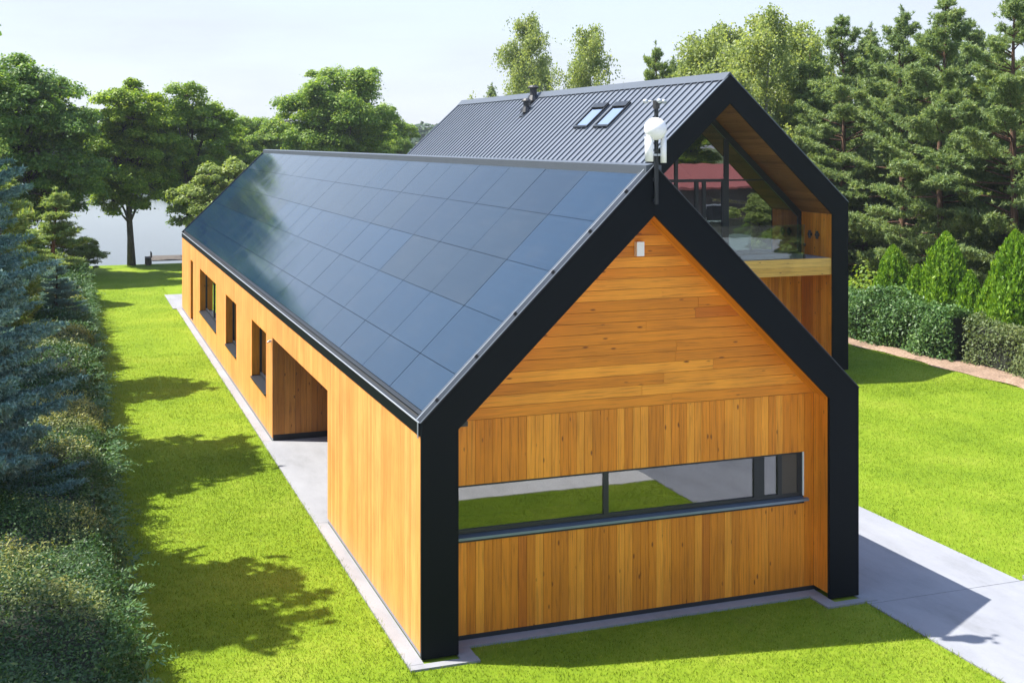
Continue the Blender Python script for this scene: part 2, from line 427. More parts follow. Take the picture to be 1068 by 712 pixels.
LX0, LX1 = -9.5, 17.6
m = MB()
m.poly([(LX0, -14, 0), (3.45, -14, 0), (3.45, 45, 0), (LX0, 45, 0)])
m.poly([(3.45, -.3, 0), (LX1 + .1, -.3, 0), (LX1 - .05, 16, 0), (LX1 + .15, 45, 0), (3.45, 45, 0)])
m.poly([(LX0, 45, 0), (12, 45, 0), (10, 57.6, -.02), (LX0, 57.6, -.02)])
structure(m.build('lawn', M['lawn']))
m = MB(); m.box(3.45, 6.32, -.35, 46, -.1, .02); m.box(3.45, 40, -40, -.362, -.1, .02)
structure(m.build('driveway', M['drive']))
m = MB(); m.box(-25, 3.445, -40, -5.95, -.1, .016); structure(m.build('forecourt', M['forecourt']))
# kerb between the right lawn and the forecourt
m = MB()
for k in range(9): m.box(6.45 + k * 1.0, 7.44 + k * 1.0, -.355, -.255, -.05, .06)
structure(m.build('kerb', M['strip']))
m = MB()
m.box(-3.72, -3.5, -.13, 6.36, -.08, .03); m.box(-3.72, -1.0, 6.37, 12.88, -.08, .03); m.box(-3.72, -3.5, 12.89, 37.2, -.08, .03)
m.box(-3.72, -2.75, -.28, -.135, -.08, .029); m.box(-2.985, -2.76, -.13, .2, -.08, .028)
m.box(-2.985, 2.985, .205, .45, -.08, .031); m.box(2.76, 2.985, -.13, .2, -.08, .028); m.box(2.76, 3.66, -.28, -.135, -.08, .03)
structure(m.build('pavement_strip', M['strip']))
m = MB(); m.box(-3.86, 3.5, 37.2, 42.2, -.08, .03); structure(m.build('terrace', M['strip']))
# mulch bed: a bumpy sheet
gx = np.linspace(17.55, 24, 30); gy = np.linspace(4, 46, 160); X, Y = np.meshgrid(gx, gy)
Z = .015 + .05 * rng.random(X.shape) * (X > 17.8) + .04 * (X > 17.7)
X = X + (X < 17.6) * .14 * np.sin(Y * .9) * np.sin(Y * 2.3 + 1)
m = MB(); m.v = [tuple(p) for p in np.stack([X, Y, Z], -1).reshape(-1, 3)]
for j in range(159):
    for i in range(29): m.f.append((j * 30 + i, j * 30 + i + 1, (j + 1) * 30 + i + 1, (j + 1) * 30 + i))
structure(m.build('mulch_bed', M['mulch'], smooth=True))

# grass blades
def grass_pts(x0, x1, y0, y1, dens):
    n = int((x1 - x0) * (y1 - y0) * dens); return np.stack([rng.uniform(x0, x1, n), rng.uniform(y0, y1, n)], -1)
P = np.concatenate([grass_pts(-7.6, -3.69, -6, 12, 1100), grass_pts(-7.2, -3.69, 12, 26, 550), grass_pts(-7.2, -3.69, 26, 45, 260), grass_pts(-7.2, 3, 45, 57, 60),
                    grass_pts(-3.74, 3.46, -5.9, .22, 1100), grass_pts(6.3, 13, -.3, 12, 650), grass_pts(13, 17.65, 6, 14, 500), grass_pts(9, 17.65, 12, 24, 450)])
x, y = P.T
bad = (y > -.28) & (x > -3.72) & (x < -2.76) & (y < 1) | (y > -.28) & (x > 2.76) & (x < 3.66) & (y < 1)
P = P[~bad]; n = len(P)
h = rng.uniform(.02, .05, n); edge = (np.abs(P[:, 0] + 3.72) < .06) | (np.abs(P[:, 0] - 3.45) < .06) | (np.abs(P[:, 0] - 6.34) < .08); h = np.where(edge, h * rng.uniform(1, 2., n), h); lean = rng.normal(0, .55, (n, 2)) * h[:, None]; ang = rng.uniform(0, 6.283, n); w = rng.uniform(.003, .0075, n)
b = np.stack([np.cos(ang) * w, np.sin(ang) * w, 0 * w], -1); base = np.concatenate([P, np.zeros((n, 1))], 1)
vs = np.stack([base - b, base + b, base + np.concatenate([lean, h[:, None]], 1)], 1).reshape(-1, 3).astype(np.float32)
me = bpy.data.meshes.new('grass'); me.vertices.add(3 * n); me.vertices.foreach_set('co', vs.ravel())
me.loops.add(3 * n); me.loops.foreach_set('vertex_index', np.arange(3 * n, dtype=np.int32)); me.polygons.add(n)
me.polygons.foreach_set('loop_start', np.arange(0, 3 * n, 3, dtype=np.int32)); me.polygons.foreach_set('loop_total', np.full(n, 3, dtype=np.int32))
me.materials.append(M['grass']); me.update(calc_edges=True)
tag(COL.objects.link(bpy.data.objects.new('grass', me)) or bpy.data.objects['grass'], 'short bright green mown grass covering the lawn around the houses', 'grass', kind='stuff')

# ------------------------------------------------------------------ house one: the long house with the solar roof
H1 = thing('timber_house', (0, 0, 0), 'long low timber house with black gable frame and blue solar panel roof', 'house')
EV, RG, HW, LEN = 3.22, 6.67, 3.5, 37.15
S = math.hypot(HW, RG - EV); dx, dz = HW / S, (RG - EV) / S
def SL(y, s, t): return (-HW + s * dx - t * dz, y, EV + s * dz + t * dx)
def SR(y, s, t): return (HW - s * dx + t * dz, y, EV + s * dz + t * dx)
def LW(u, v, w): return (-HW + w, u, v)           # left wall, outer face w = 0
def RW(u, v, w): return (HW - w, u, v)
holesL = [(6.37, 12.88, -1, 2.45), (13.86, 16.33, .93, 2.42), (19.44, 21.93, .9, 2.42), (24.5, 29.74, .88, 2.44), (32.3, 33.35, .12, 2.44)]
bl = boards(LW, .05, LEN, lambda u: (.10, 3.04), .118, holesL, .02, .0035)
side = bl.build('side_wall', M['wood_side'], H1); side['label'] = 'sunlit left side wall of narrow vertical boards'
slabs(LW, .05, LEN, .0, 3.04, .022, .30, [(6.37, 12.93, -1, 2.45)] + holesL[1:]).build('wall_core', M['black2'], H1)
boards(RW, .05, LEN, lambda u: (.10, 3.04), .118, (), .02, .0035).build('side_wall', M['wood_side'], H1)
MB().box(HW - .3, HW - .022, .05, LEN, 0, 3.04).build('wall_core', M['black2'], H1)
m = MB()
for a, b in ((.05, 6.365), (12.885, LEN)): m.fbox(LW, a, b, .031, .097, .012, .021)
m.build('plinth', M['concrete'], H1)
# entry nook
M['wood_nook'] = wood('shaded_nook_boards', 'z', (.45, .17, .028), (.52, .215, .04), (.32, .10, .014))  # same larch, with the nook's shade darkened into its colour
def NK(u, v, w): return (u, 12.88 + w, v)
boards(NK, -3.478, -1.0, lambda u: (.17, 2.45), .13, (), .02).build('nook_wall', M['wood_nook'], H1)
def NK2(u, v, w): return (-1.0 + w, u, v)
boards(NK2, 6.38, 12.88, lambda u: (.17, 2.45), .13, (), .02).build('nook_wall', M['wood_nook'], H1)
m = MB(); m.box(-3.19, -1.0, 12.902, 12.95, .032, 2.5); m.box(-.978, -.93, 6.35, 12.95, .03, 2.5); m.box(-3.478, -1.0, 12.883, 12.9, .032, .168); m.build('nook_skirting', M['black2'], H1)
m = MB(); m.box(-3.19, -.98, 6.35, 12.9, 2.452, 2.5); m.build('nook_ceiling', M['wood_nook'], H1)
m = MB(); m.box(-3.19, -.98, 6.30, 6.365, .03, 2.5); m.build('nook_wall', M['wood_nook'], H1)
m = MB(); m.box(-3.56, -3.502, 12.98, 13.03, 2.32, 2.37); m.tube([(-3.56, 13.0, 2.345), (-3.60, 12.98, 2.32)], .022, 8)
m.build('security_camera', M['wire'], H1)
# side windows
def side_window(y0, y1, z0, z1, mull=(), door=False):
    win = MB()
    xx = -HW + .2; fw = .07
    win.box(xx, xx + .07, y0 + .002, y0 + fw, z0 + .03, z1 - .002); win.box(xx, xx + .07, y1 - fw, y1 - .002, z0 + .03, z1 - .002)
    win.box(xx, xx + .07, y0 + fw, y1 - fw, z1 - fw, z1 - .002); win.box(xx, xx + .07, y0 + fw, y1 - fw, z0 + .03, z0 + fw + .03)
    for q in mull: win.box(xx, xx + .07, q - .04, q + .04, z0 + fw + .03, z1 - fw)
    w = win.build('glazed_door' if door else 'window', M['frame'], H1)
    MB().box(xx + .03, xx + .045, y0 + fw, y1 - fw, z0 + fw + .03, z1 - fw).build('pane', M['glass'], w)
    r = MB()
    r.box(-HW + .0035, xx - .001, y0 + .001, y0 + .02, z0 + .03, z1 - .001); r.box(-HW + .0035, xx - .001, y1 - .02, y1 - .001, z0 + .03, z1 - .001)
    r.box(-HW + .0035, xx - .001, y0 + .021, y1 - .021, z1 - .02, z1 - .001)
    r.build('reveal', M['wood_v'], w)
    s = MB(); s.prism([(-HW - .035, y0 - .02, z0 - .03), (xx + .02, y0 - .02, z0 - .005), (xx + .02, y0 - .02, z0 + .028), (-HW - .035, y0 - .02, z0 + .0)],
                      [(-HW - .035, y1 + .02, z0 - .03), (xx + .02, y1 + .02, z0 - .005), (xx + .02, y1 + .02, z0 + .028), (-HW - .035, y1 + .02, z0 + .0)])
    if not door: s.build('sill', M['frame'], w)
for (a, b, c, d_), mu in zip(holesL[1:4], ((), (), (27.1,))): side_window(a, b, c, d_, mu)
side_window(*holesL[4], door=True)
# gable frame, reveal and front wall
IX, IE, IA = 2.975, 3.10, 5.96
m = MB()
for sgn in (-1, 1):
    prof = [(HW, .03), (HW, EV), (.0008, RG), (.0008, IA), (IX, IE), (IX, .03)]
    P0 = [(sgn * a, -.012, b) for a, b in prof]; P1 = [(sgn * a, .046, b) for a, b in prof]
    m.prism(P0, P1)
m.build('gable_frame', M['black'], H1)
YW = .42
m = MB()
def boards_y(fr, lo, hi, n, **k): return boards(fr, lo, hi, *n, **k)
mb = boards(lambda u, v, w: (-IX + w - .02, u, v), .05, YW, lambda u: (.10, IE), .125, (), .02, .004)
mb2 = boards(lambda u, v, w: (IX - w + .02, u, v), .05, YW, lambda u: (.10, IE), .125, (), .02, .004)
for q in (mb, mb2): q.build('reveal', M['wood_v'], H1)
Si = math.hypot(IX, IA - IE); ix, iz = IX / Si, (IA - IE) / Si
fl = boards(lambda u, v, w: (-IX + v * ix - (w) * iz, u, IE + v * iz + w * ix), .05, YW, lambda u: (.0, Si - .002), .125, (), .02, .004)
f2 = boards(lambda u, v, w: (IX - v * ix + (w) * iz, u, IE + v * iz + w * ix), .05, YW, lambda u: (.0, Si - .002), .125, (), .02, .004)
for q in (fl, f2): q.build('soffit', M['wood_s'], H1)
def FW(u, v, w): return (u, YW + w, v)
WX0, WX1, WZ0, WZ1, ZB = -2.955, 2.80, 1.40, 2.20, 3.105
boards(FW, -IX, IX, lambda u: (.10, ZB), .1285, [(WX0 - .1, WX1, WZ0, WZ1)], .02, .005, jitter=.003).build('front_wall', M['wood_v'], H1)
def FH(u, v, w): return (v, YW + w, u)
boards(FH, ZB + .004, IA, lambda u: (-(IX - (u - IE) / (IA - IE) * IX) - .02, max(.0, IX - (u - IE) / (IA - IE) * IX) + .02), .158, (), .02, .005, maxlen=4.2, jitter=.003).build('gable_wall', M['wood_h'], H1)
m = slabs(FW, -3.19, 3.19, 0, 3.05, .022, .1, [(WX0, WX1, WZ0, WZ1)])
m.prism([(-3.1, YW + .022, 3.052), (3.1, YW + .022, 3.052), (0, YW + .022, 6.2)], [(-3.1, YW + .1, 3.052), (3.1, YW + .1, 3.052), (0, YW + .1, 6.2)])
m.build('wall_core', M['black2'], H1)
m = MB(); m.box(-IX + .001, IX - .001, YW + .006, YW + .021, .032, .097); m.build('plinth', M['black2'], H1)
# strip window
m = MB(); y0, y1 = YW + .035, YW + .10; zb = WZ0 + .11
m.box(WX0, WX1, y0, y1, WZ1 - .035, WZ1 - .001); m.box(WX0, WX1, y0, y1, zb, zb + .055)
for a, b in ((WX0, WX0 + .05), (-.60, -.52), (1.93, 2.11), (2.35, 2.42), (2.70, WX1 - .001)): m.box(a, b, y0 - (.004 if a > 1.9 else 0), y1, zb + .055, WZ1 - .035)
win = m.build('window', M['frame'], H1)
for a, b in ((WX0 + .05, -.60), (-.52, 1.93), (2.11, 2.35), (2.42, 2.70)):
    MB().box(a, b, y0 + .025, y0 + .04, zb + .055, WZ1 - .035).build('pane', M['glass'], win)
MB().box(2.425, 2.695, y0 + .006, y0 + .014, zb + .056, WZ1 - .036).build('brown_cover_sheet', M['tone_sheet'], win)  # added brown sheet before the glass, hides reflections for a dim see-through tone
s = MB(); s.prism([(WX0, YW - .05, WZ0 + .04), (WX0, YW + .1, WZ0 + .075), (WX0, YW + .1, WZ0 + .108), (WX0, YW - .05, WZ0 + .075)],
                  [(WX1 + .06, YW - .05, WZ0 + .04), (WX1 + .06, YW + .1, WZ0 + .075), (WX1 + .06, YW + .1, WZ0 + .108), (WX1 + .06, YW - .05, WZ0 + .075)])
s.build('sill', M['sill'], win)
MB().box(WX0, WX1, YW - .006, YW + .02, WZ0 - .0, WZ0 + .038).build('drip_edge', M['frame'], win)
MB().box(2.785, 2.80 - .001, YW - .001, YW + .03, WZ0 + .115, WZ1 - .002).build('side_trim', M['white'], win)
# interior shell
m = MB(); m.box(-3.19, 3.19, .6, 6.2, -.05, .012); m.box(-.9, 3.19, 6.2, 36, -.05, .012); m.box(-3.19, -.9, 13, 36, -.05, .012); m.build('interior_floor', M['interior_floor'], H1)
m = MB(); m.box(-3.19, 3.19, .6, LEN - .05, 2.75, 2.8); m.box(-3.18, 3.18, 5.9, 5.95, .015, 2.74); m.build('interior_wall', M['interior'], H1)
# back gable
m = MB(); m.prism([(-3.45, LEN - .05, 0), (3.45, LEN - .05, 0), (3.45, LEN - .05, 3.2), (0, LEN - .05, 6.55), (-3.45, LEN - .05, 3.2)], [(-3.45, LEN, 0), (3.45, LEN, 0), (3.45, LEN, 3.2), (0, LEN, 6.55), (-3.45, LEN, 3.2)])
m.build('back_gable', M['wood_side'], H1)
# roof decks
m = MB()
m.fbox(SL, .047, LEN + .06, .02, S - .17, -.22, -.045); m.fbox(SR, .047, LEN + .06, .0, S - .17, -.22, -.04)
roof = m.build('roof', M['black2'], H1)
m = MB(); m.fbox(SR, .05, LEN + .05, .1, S - .02, -.038, -.005); m.build('roof_covering', M['roof'], H1)
rows = [(.14, .81), (.818, 1.802), (1.81, 2.782), (2.79, 3.772), (3.78, 4.76)]
PITCH = 1.84
for a, b in rows:
    for k in range(20):
        yy = .29 + PITCH * k
        mm = MB(); tl = random.uniform(-.0010, .0010); t2 = random.uniform(-.001, .001)
        def PF(y, s, t, yy=yy, a=a, tl=tl, t2=t2): return SL(y, s, t + tl * (y - yy) + t2 * (s - a))
        mm.fbox(PF, yy + .008, yy + PITCH - .008, a, b, -.04, 0)
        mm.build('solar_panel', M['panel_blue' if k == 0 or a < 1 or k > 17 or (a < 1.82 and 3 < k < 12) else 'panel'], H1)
for fr, a, b, t0, t1 in ((SL, -.012, .275, -.012, .012), (SR, -.012, .275, -.012, .012), (SL, LEN + .02, LEN + .09, -.2, .03)):
    MB().fbox(fr, a, b, 0, S, t0, t1).build('verge_flashing', M['frame'], H1)
for fr, a, b, s0, s1, t1 in ((SL, -.02, .006, -.01, S, .022), (SR, -.02, .004, 0, S, .018), (SL, .235, .262, .1, S - .15, .018)):
    MB().fbox(fr, a, b, s0, s1, .0125, t1).build('verge_trim', M['metal'], H1)
m = MB(); m.tube([SL(.10, -.02, .05), SL(.10, S - .05, .05)], .008, 6); m.tube([(-HW - .02, .10, EV + .0), (-HW - .02, .10, EV - .22)], .011, 6)
lc = m.build('lightning_conductor', M['wire'], H1)
for q in (.35, 1.15, 1.95, 2.75, 3.55, 4.35): MB().fbox(SL, .078, .122, q, q + .045, .013, .055).build('conductor_clip', M['dark_lamp'], lc)
# eave: gutter slot, fascia, rim
m = MB(); m.fbox(SL, .28, LEN, .075, .132, -.044, -.005); m.build('gutter_edge', M['frame'], H1)
MB().fbox(SL, .05, LEN + .06, -.0, .035, -.044, -.008).build('gutter_edge', M['frame'], H1)
m = MB(); m.box(-HW - .012, -HW + .012, .047, LEN + .06, 3.035, EV - .01); m.build('fascia', M['black'], H1)
m = MB(); m.box(-HW - .03, -HW - .0125, .047, LEN + .06, EV - .006, EV + .008); m.build('gutter_rim', M['wire'], H1)
m = MB(); m.box(HW - .012, HW + .012, .047, LEN + .06, 3.035, EV - .01); m.build('fascia', M['black'], H1)
# ridge capping
m = MB()
m.prism([(-.12, .02, RG - .13), (-.125, .02, RG + .012), (0, .02, RG + .04), (.125, .02, RG + .012), (.12, .02, RG - .13)],
        [(-.12, LEN + .06, RG - .13), (-.125, LEN + .06, RG + .012), (0, LEN + .06, RG + .04), (.125, LEN + .06, RG + .012), (.12, LEN + .06, RG - .13)])
m.build('ridge_cap', M['metal'], H1)
# fittings on the gable
m = MB(); m.box(-.12, .0, YW - .09, YW - .002, 5.34, 5.55); m.build('wall_lamp', M['white'], H1)
m = MB(); m.box(-1.52, -1.42, .16, .26, 4.50, 4.57); m.build('smoke_sensor', M['white'], H1)
m = MB(); m.box(-2.93, -2.80, .12, .2, 3.10, 3.17); m.build('spotlight', M['dark_lamp'], H1)

# weather mast on the gable
T = thing('weather_mast', (0, -.06, 6.05), 'white globe weather sensor with spinning cups on a dark pole at the gable peak', 'weather station')
og = (0, -.06, 6.05)
m = MB(); m.tube([(0, -.06, 6.12), (0, -.06, 7.52)], .032, 10); m.box(-.04, .04, -.06, -.012, 6.15, 6.20); m.box(-.04, .04, -.06, -.012, 6.45, 6.5); m.build('pole', M['frame'], T, og)
m = MB(); m.ball((-.035, -.10, 7.21), .165); m.build('globe', M['white'], T, og, True)
m = MB(); m.tube([(-.135, -.1, 7.10), (-.135, -.1, 6.74)], .062, 14); m.build('sensor_tube', M['white'], T, og, True)
m = MB(); m.tube([(.105, -.08, 7.10), (.105, -.08, 6.72)], .045, 14); m.build('sensor_tube', M['white'], T, og, True)
m = MB(); m.box(-.13, .11, -.09, -.06, 6.82, 6.85); m.build('bracket', M['wire'], T, og)
m = MB(); m.tube([(0, -.06, 7.5), (0, -.06, 7.62)], .05, 10); m.build('rotor_hub', M['dark_lamp'], T, og)
m = MB()
for k in range(3):
    a = R(20 + 120 * k); p = (.16 * math.cos(a), -.06 + .16 * math.sin(a), 7.61)
    m.tube([(0, -.06, 7.61), p], .009, 6); m.ball(p, .042, 12, 8, .8)
m.build('rotor_cup', M['wire'], T, og, True)

# ------------------------------------------------------------------ house two: the taller house behind
H2 = thing('timber_house', (10.5, 16, 0), 'taller timber house behind with seamed grey metal roof and glazed recessed balcony', 'house')
og = (10.5, 16, 0); XC, Y0, Y1, HW2, EV2, RG2 = 10.5, 16., 42.4, 4.14, 5.16, 9.03
S2 = math.hypot(HW2, RG2 - EV2); ax, az = HW2 / S2, (RG2 - EV2) / S2
def QL(y, s, t): return (XC - HW2 + s * ax - t * az, y, EV2 + s * az + t * ax)
def QR(y, s, t): return (XC + HW2 - s * ax + t * az, y, EV2 + s * az + t * ax)
IX2, IE2, IA2 = 3.57, 4.80, 8.17
m = MB()
for sg in (-1, 1):
    prof = [(HW2, .0), (HW2, EV2), (.0008, RG2), (.0008, IA2), (IX2, IE2), (IX2, .0)]
    m.prism([(XC + sg * a, Y0, b) for a, b in prof], [(XC + sg * a, Y0 + .06, b) for a, b in prof])
m.build('gable_frame', M['black'], H2, og)
YR = 17.7
m = MB(); m.fbox(QL, Y0 + .061, Y1, 0, S2 - .0, -.3, -.02); m.fbox(QR, Y0 + .061, Y1, 0, S2 - .16, -.3, -.02); m.build('roof', M['roof'], H2, og)
m = MB()
y = Y0 + .25
while y < Y1:
    m.fbox(QL, y - .016, y + .016, .42, S2 - .1, -.02, .03); m.fbox(QR, y - .016, y + .016, .02, S2 - .1, -.02, .03); y += .44
m.build('roof_seam', M['roof'], H2, og)
m = MB(); m.prism([(XC - .22, Y0 + .01, RG2 - .16), (XC, Y0 + .01, RG2 + .08), (XC + .22, Y0 + .01, RG2 - .16)], [(XC - .22, Y1 + .05, RG2 - .16), (XC, Y1 + .05, RG2 + .08), (XC + .22, Y1 + .05, RG2 - .16)])
m.build('ridge_cap', M['metal'], H2, og)
for q in (MB().fbox(QL, Y1 + .001, Y1 + .06, 0, S2 - .12, -.3, .03), MB().fbox(QL, Y0 - .02, Y0 + .05, .0, S2 - .1, .0, .025), MB().fbox(QR, Y0 - .02, Y0 + .05, .0, S2 - .1, .0, .025)): q.build('verge_trim', M['roof'], H2, og)
m = MB(); m.tube([QL(Y0 + .3, 1.55, .12), QL(Y1 - .2, 1.55, .12)], .022, 6)
for k in range(26): m.fbox(QL, Y0 + .5 + k, Y0 + .56 + k, 1.53, 1.62, -.02, .13)
m.build('snow_rail', M['metal'], H2, og)
# walls
m = MB()
for a, b in ((XC - HW2, XC - HW2 + .28), (XC + HW2 - .28, XC + HW2)): m.box(a, b, Y0 + .061, Y1 - .05, 0, EV2 - .35)
m.prism([(XC - HW2, Y1 - .05, 0), (XC + HW2, Y1 - .05, 0), (XC + HW2, Y1 - .05, EV2 - .1), (XC, Y1 - .05, RG2 - .2), (XC - HW2, Y1 - .05, EV2 - .1)],
        [(XC - HW2, Y1, 0), (XC + HW2, Y1, 0), (XC + HW2, Y1, EV2 - .1), (XC, Y1, RG2 - .2), (XC - HW2, Y1, EV2 - .1)])
m.build('wall', M['black'], H2, og)
# recess lining
a = boards(lambda u, v, w: (XC + IX2 - w + .02, u, v), Y0 + .062, YR, lambda u: (.05, IE2), .14, (), .02)
b = boards(lambda u, v, w: (XC - IX2 + w - .02, u, v), Y0 + .062, YR, lambda u: (.05, IE2), .14, (), .02)
for q in (a, b): q.build('recess_wall', M['wood_v'], H2, og)
Sj = math.hypot(IX2, IA2 - IE2); jx, jz = IX2 / Sj, (IA2 - IE2) / Sj
a = boards(lambda u, v, w: (XC + IX2 - u * jx + w * jz, v, IE2 + u * jz + w * jx), 0, Sj, lambda u: (Y0 + .062, YR + .1), .14, (), .02)
b = boards(lambda u, v, w: (XC - IX2 + u * jx - w * jz, v, IE2 + u * jz + w * jx), 0, Sj, lambda u: (Y0 + .062, YR + .1), .14, (), .02)
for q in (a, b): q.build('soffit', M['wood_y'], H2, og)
boards(lambda u, v, w: (u, YR + w, v), XC - IX2, XC + IX2, lambda u: (.1, 2.93), .14, (), .02).build('lower_wall', M['wood_v'], H2, og)
MB().box(XC - IX2 + .02, XC + IX2 - .02, YR + .022, YR + .1, 0, 2.93).build('wall_core', M['black2'], H2, og)
# balcony
m = MB(); m.box(XC - IX2 + .001, XC + IX2 - .001, Y0 + .09, YR + .05, 3.05, 3.46); m.build('balcony_floor', M['concrete'], H2, og)
boards(lambda u, v, w: (v, Y0 + .065 + w, u), 2.95, 3.47, lambda u: (XC - IX2 + .001, XC + IX2 - .001), .128, (), .022).build('balcony_fascia', M['wood_pale'], H2, og)
MB().box(XC - IX2 + .001, XC + IX2 - .001, Y0 + .09, YR - .001, 2.955, 3.0).build('balcony_ceiling', M['wood_h'], H2, og)
m = MB(); m.box(XC - IX2 + .02, XC + IX2 - .9, Y0 + .16, Y0 + .18, 3.47, 4.5); m.build('balcony_railing', M['glass_rail'], H2, og)
m = MB()
for q in (XC - 1.6, XC + .4, XC + IX2 - .9): m.box(q - .02, q + .02, Y0 + .13, Y0 + .21, 3.462, 3.6)
m.build('railing_clamp', M['dark_lamp'], H2, og)
for yy in (16.75, 17.15):
    m = MB(); m.tube([(XC + IX2 - .001, yy, 4.12), (XC + IX2 - .10, yy, 4.12)], .06, 12); m.tube([(XC + IX2 - .06, yy, 4.24), (XC + IX2 - .06, yy, 4.0)], .045, 10)
    m.build('wall_lamp', M['dark_lamp'], H2, og)
m = MB(); m.box(XC + IX2 - .05, XC + IX2 - .001, 17.45, 17.53, 3.72, 3.8); m.build('socket', M['dark_lamp'], H2, og)
# glazed gable
def gl_top(x): return IA2 - abs(x - XC) / IX2 * (IA2 - IE2)
m = MB(); fw = .09
def slanted(xa, xb, off0, off1):
    m.prism([(xa, YR, gl_top(xa) - off0), (xb, YR, gl_top(xb) - off0), (xb, YR, gl_top(xb) - off1), (xa, YR, gl_top(xa) - off1)],
            [(xa, YR + .1, gl_top(xa) - off0), (xb, YR + .1, gl_top(xb) - off0), (xb, YR + .1, gl_top(xb) - off1), (xa, YR + .1, gl_top(xa) - off1)])
slanted(XC - IX2, XC, 0.004, .28); slanted(XC, XC + IX2, 0.004, .28)
m.box(XC - IX2 + .001, XC - IX2 + .12, YR, YR + .1, 3.462, IE2 - .19); m.box(XC + IX2 - .12, XC + IX2 - .001, YR, YR + .1, 3.462, IE2 - .19)
m.box(XC - IX2 + .12, XC + IX2 - .12, YR, YR + .1, 3.462, 3.55)
m.box(XC + .78, XC + .93, YR - .003, YR + .1, 3.55, gl_top(XC + .93) - .19)
m.box(XC - .95, XC - .85, YR - .003, YR + .1, 3.55, gl_top(XC - .95) - .19)
m.box(XC - IX2 + .9, XC - .95, YR + .002, YR + .1, 5.78, 5.87); m.box(XC - .85, XC + .82, YR + .002, YR + .1, 5.78, 5.87); m.box(XC + .93, XC + IX2 - .95, YR + .002, YR + .1, 5.80, 5.85)
m.box(XC - .25, XC - .14, YR - .01, YR + .1, 3.55, 5.78); m.box(XC + .02, XC + .12, YR - .01, YR + .1, 3.55, 5.78); m.box(XC + .70, XC + .82, YR - .01, YR + .1, 3.55, 5.78)
gw = m.build('window', M['frame'], H2, og)
def pane(xa, xb, za, zb=None):
    zt = lambda x: (gl_top(x) - .15) if zb is None else min(zb, gl_top(x) - .15)
    pts = [(xa, za), (xb, za), (xb, max(zt(xb), za + .01))] + ([(XC, zt(XC))] if xa < XC < xb and zb is None else []) + [(xa, max(zt(xa), za + .01))]
    MB().prism([(x, YR + .04, z) for x, z in pts], [(x, YR + .055, z) for x, z in pts]).build('pane', M['glass_gable'], gw, og)
pane(XC + .93, XC + IX2 - .12, 3.55); pane(XC - .85, XC + .82, 3.55, 5.78); pane(XC - .85, XC + .82, 5.87); pane(XC - IX2 + .12, XC - .95, 3.55)
# room behind the glass
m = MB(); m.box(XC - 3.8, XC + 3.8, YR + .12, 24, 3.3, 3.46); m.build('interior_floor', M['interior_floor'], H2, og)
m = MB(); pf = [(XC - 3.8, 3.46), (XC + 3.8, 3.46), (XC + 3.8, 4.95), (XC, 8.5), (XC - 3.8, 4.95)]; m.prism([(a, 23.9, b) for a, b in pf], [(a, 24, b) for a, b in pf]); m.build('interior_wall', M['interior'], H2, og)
# skylights and vents
for (ya, yb) in ((22.85, 24.05), (21.1, 22.3)):
    m = MB()
    for (a, b, c, d_) in ((ya, ya + .07, 3.42, 4.6), (yb - .07, yb, 3.42, 4.6), (ya + .07, yb - .07, 3.42, 3.50), (ya + .07, yb - .07, 4.46, 4.6)): m.fbox(QL, a, b, c, d_, -.02, .09)
    sk = m.build('skylight', M['frame'], H2, og)
    MB().fbox(QL, ya + .07, yb - .07, 3.5, 4.46, .04, .06).build('pane', M['glass_sky'], sk, og)
    MB().fbox(QL, ya + .05, yb - .05, 4.40, 4.62, .091, .12).build('cover', M['frame'], sk, og)
def vent(y, s, h, r):
    p = Vector(QL(y, s, 0)); m = MB()
    m.tube([p - Vector((0, 0, .2)), p + Vector((0, 0, h))], r, 12); m.tube([p + Vector((0, 0, h)), p + Vector((0, 0, h + .05)), p + Vector((0, 0, h + .14))], [r * 1.5, r * 1.6, r * .9], 12)
    v = m.build('vent_pipe', M['dark_lamp'], H2, og)
    m = MB(); m.fbox(QL, y - .22, y + .22, s - .3, s + .25, -.015, .045); m.tube([p, p + Vector((0, 0, .22))], [r * 2.1, r * 1.3], 12); m.build('collar', M['frame'], v, og)
vent(31.0, S2 - 1.15, .42, .13); vent(31.6, S2 - .42, .50, .15)

# ------------------------------------------------------------------ vegetation generators (each returns trunk MB and leaf arrays)
def make_trunk_curve(h, lean=.03, n=7):
    a = rng.uniform(0, 6.28); off = 0; pts = []
    for i in range(n):
        t = i / (n - 1); pts.append(Vector((math.cos(a) * lean * h * t + .02 * h * math.sin(5 * t + a) * t, math.sin(a) * lean * h * t + .02 * h * math.cos(4 * t) * t, h * t)))
    return pts
def at_curve(pts, t):
    k = t * (len(pts) - 1); i = min(int(k), len(pts) - 2); return pts[i].lerp(pts[i + 1], k - i)

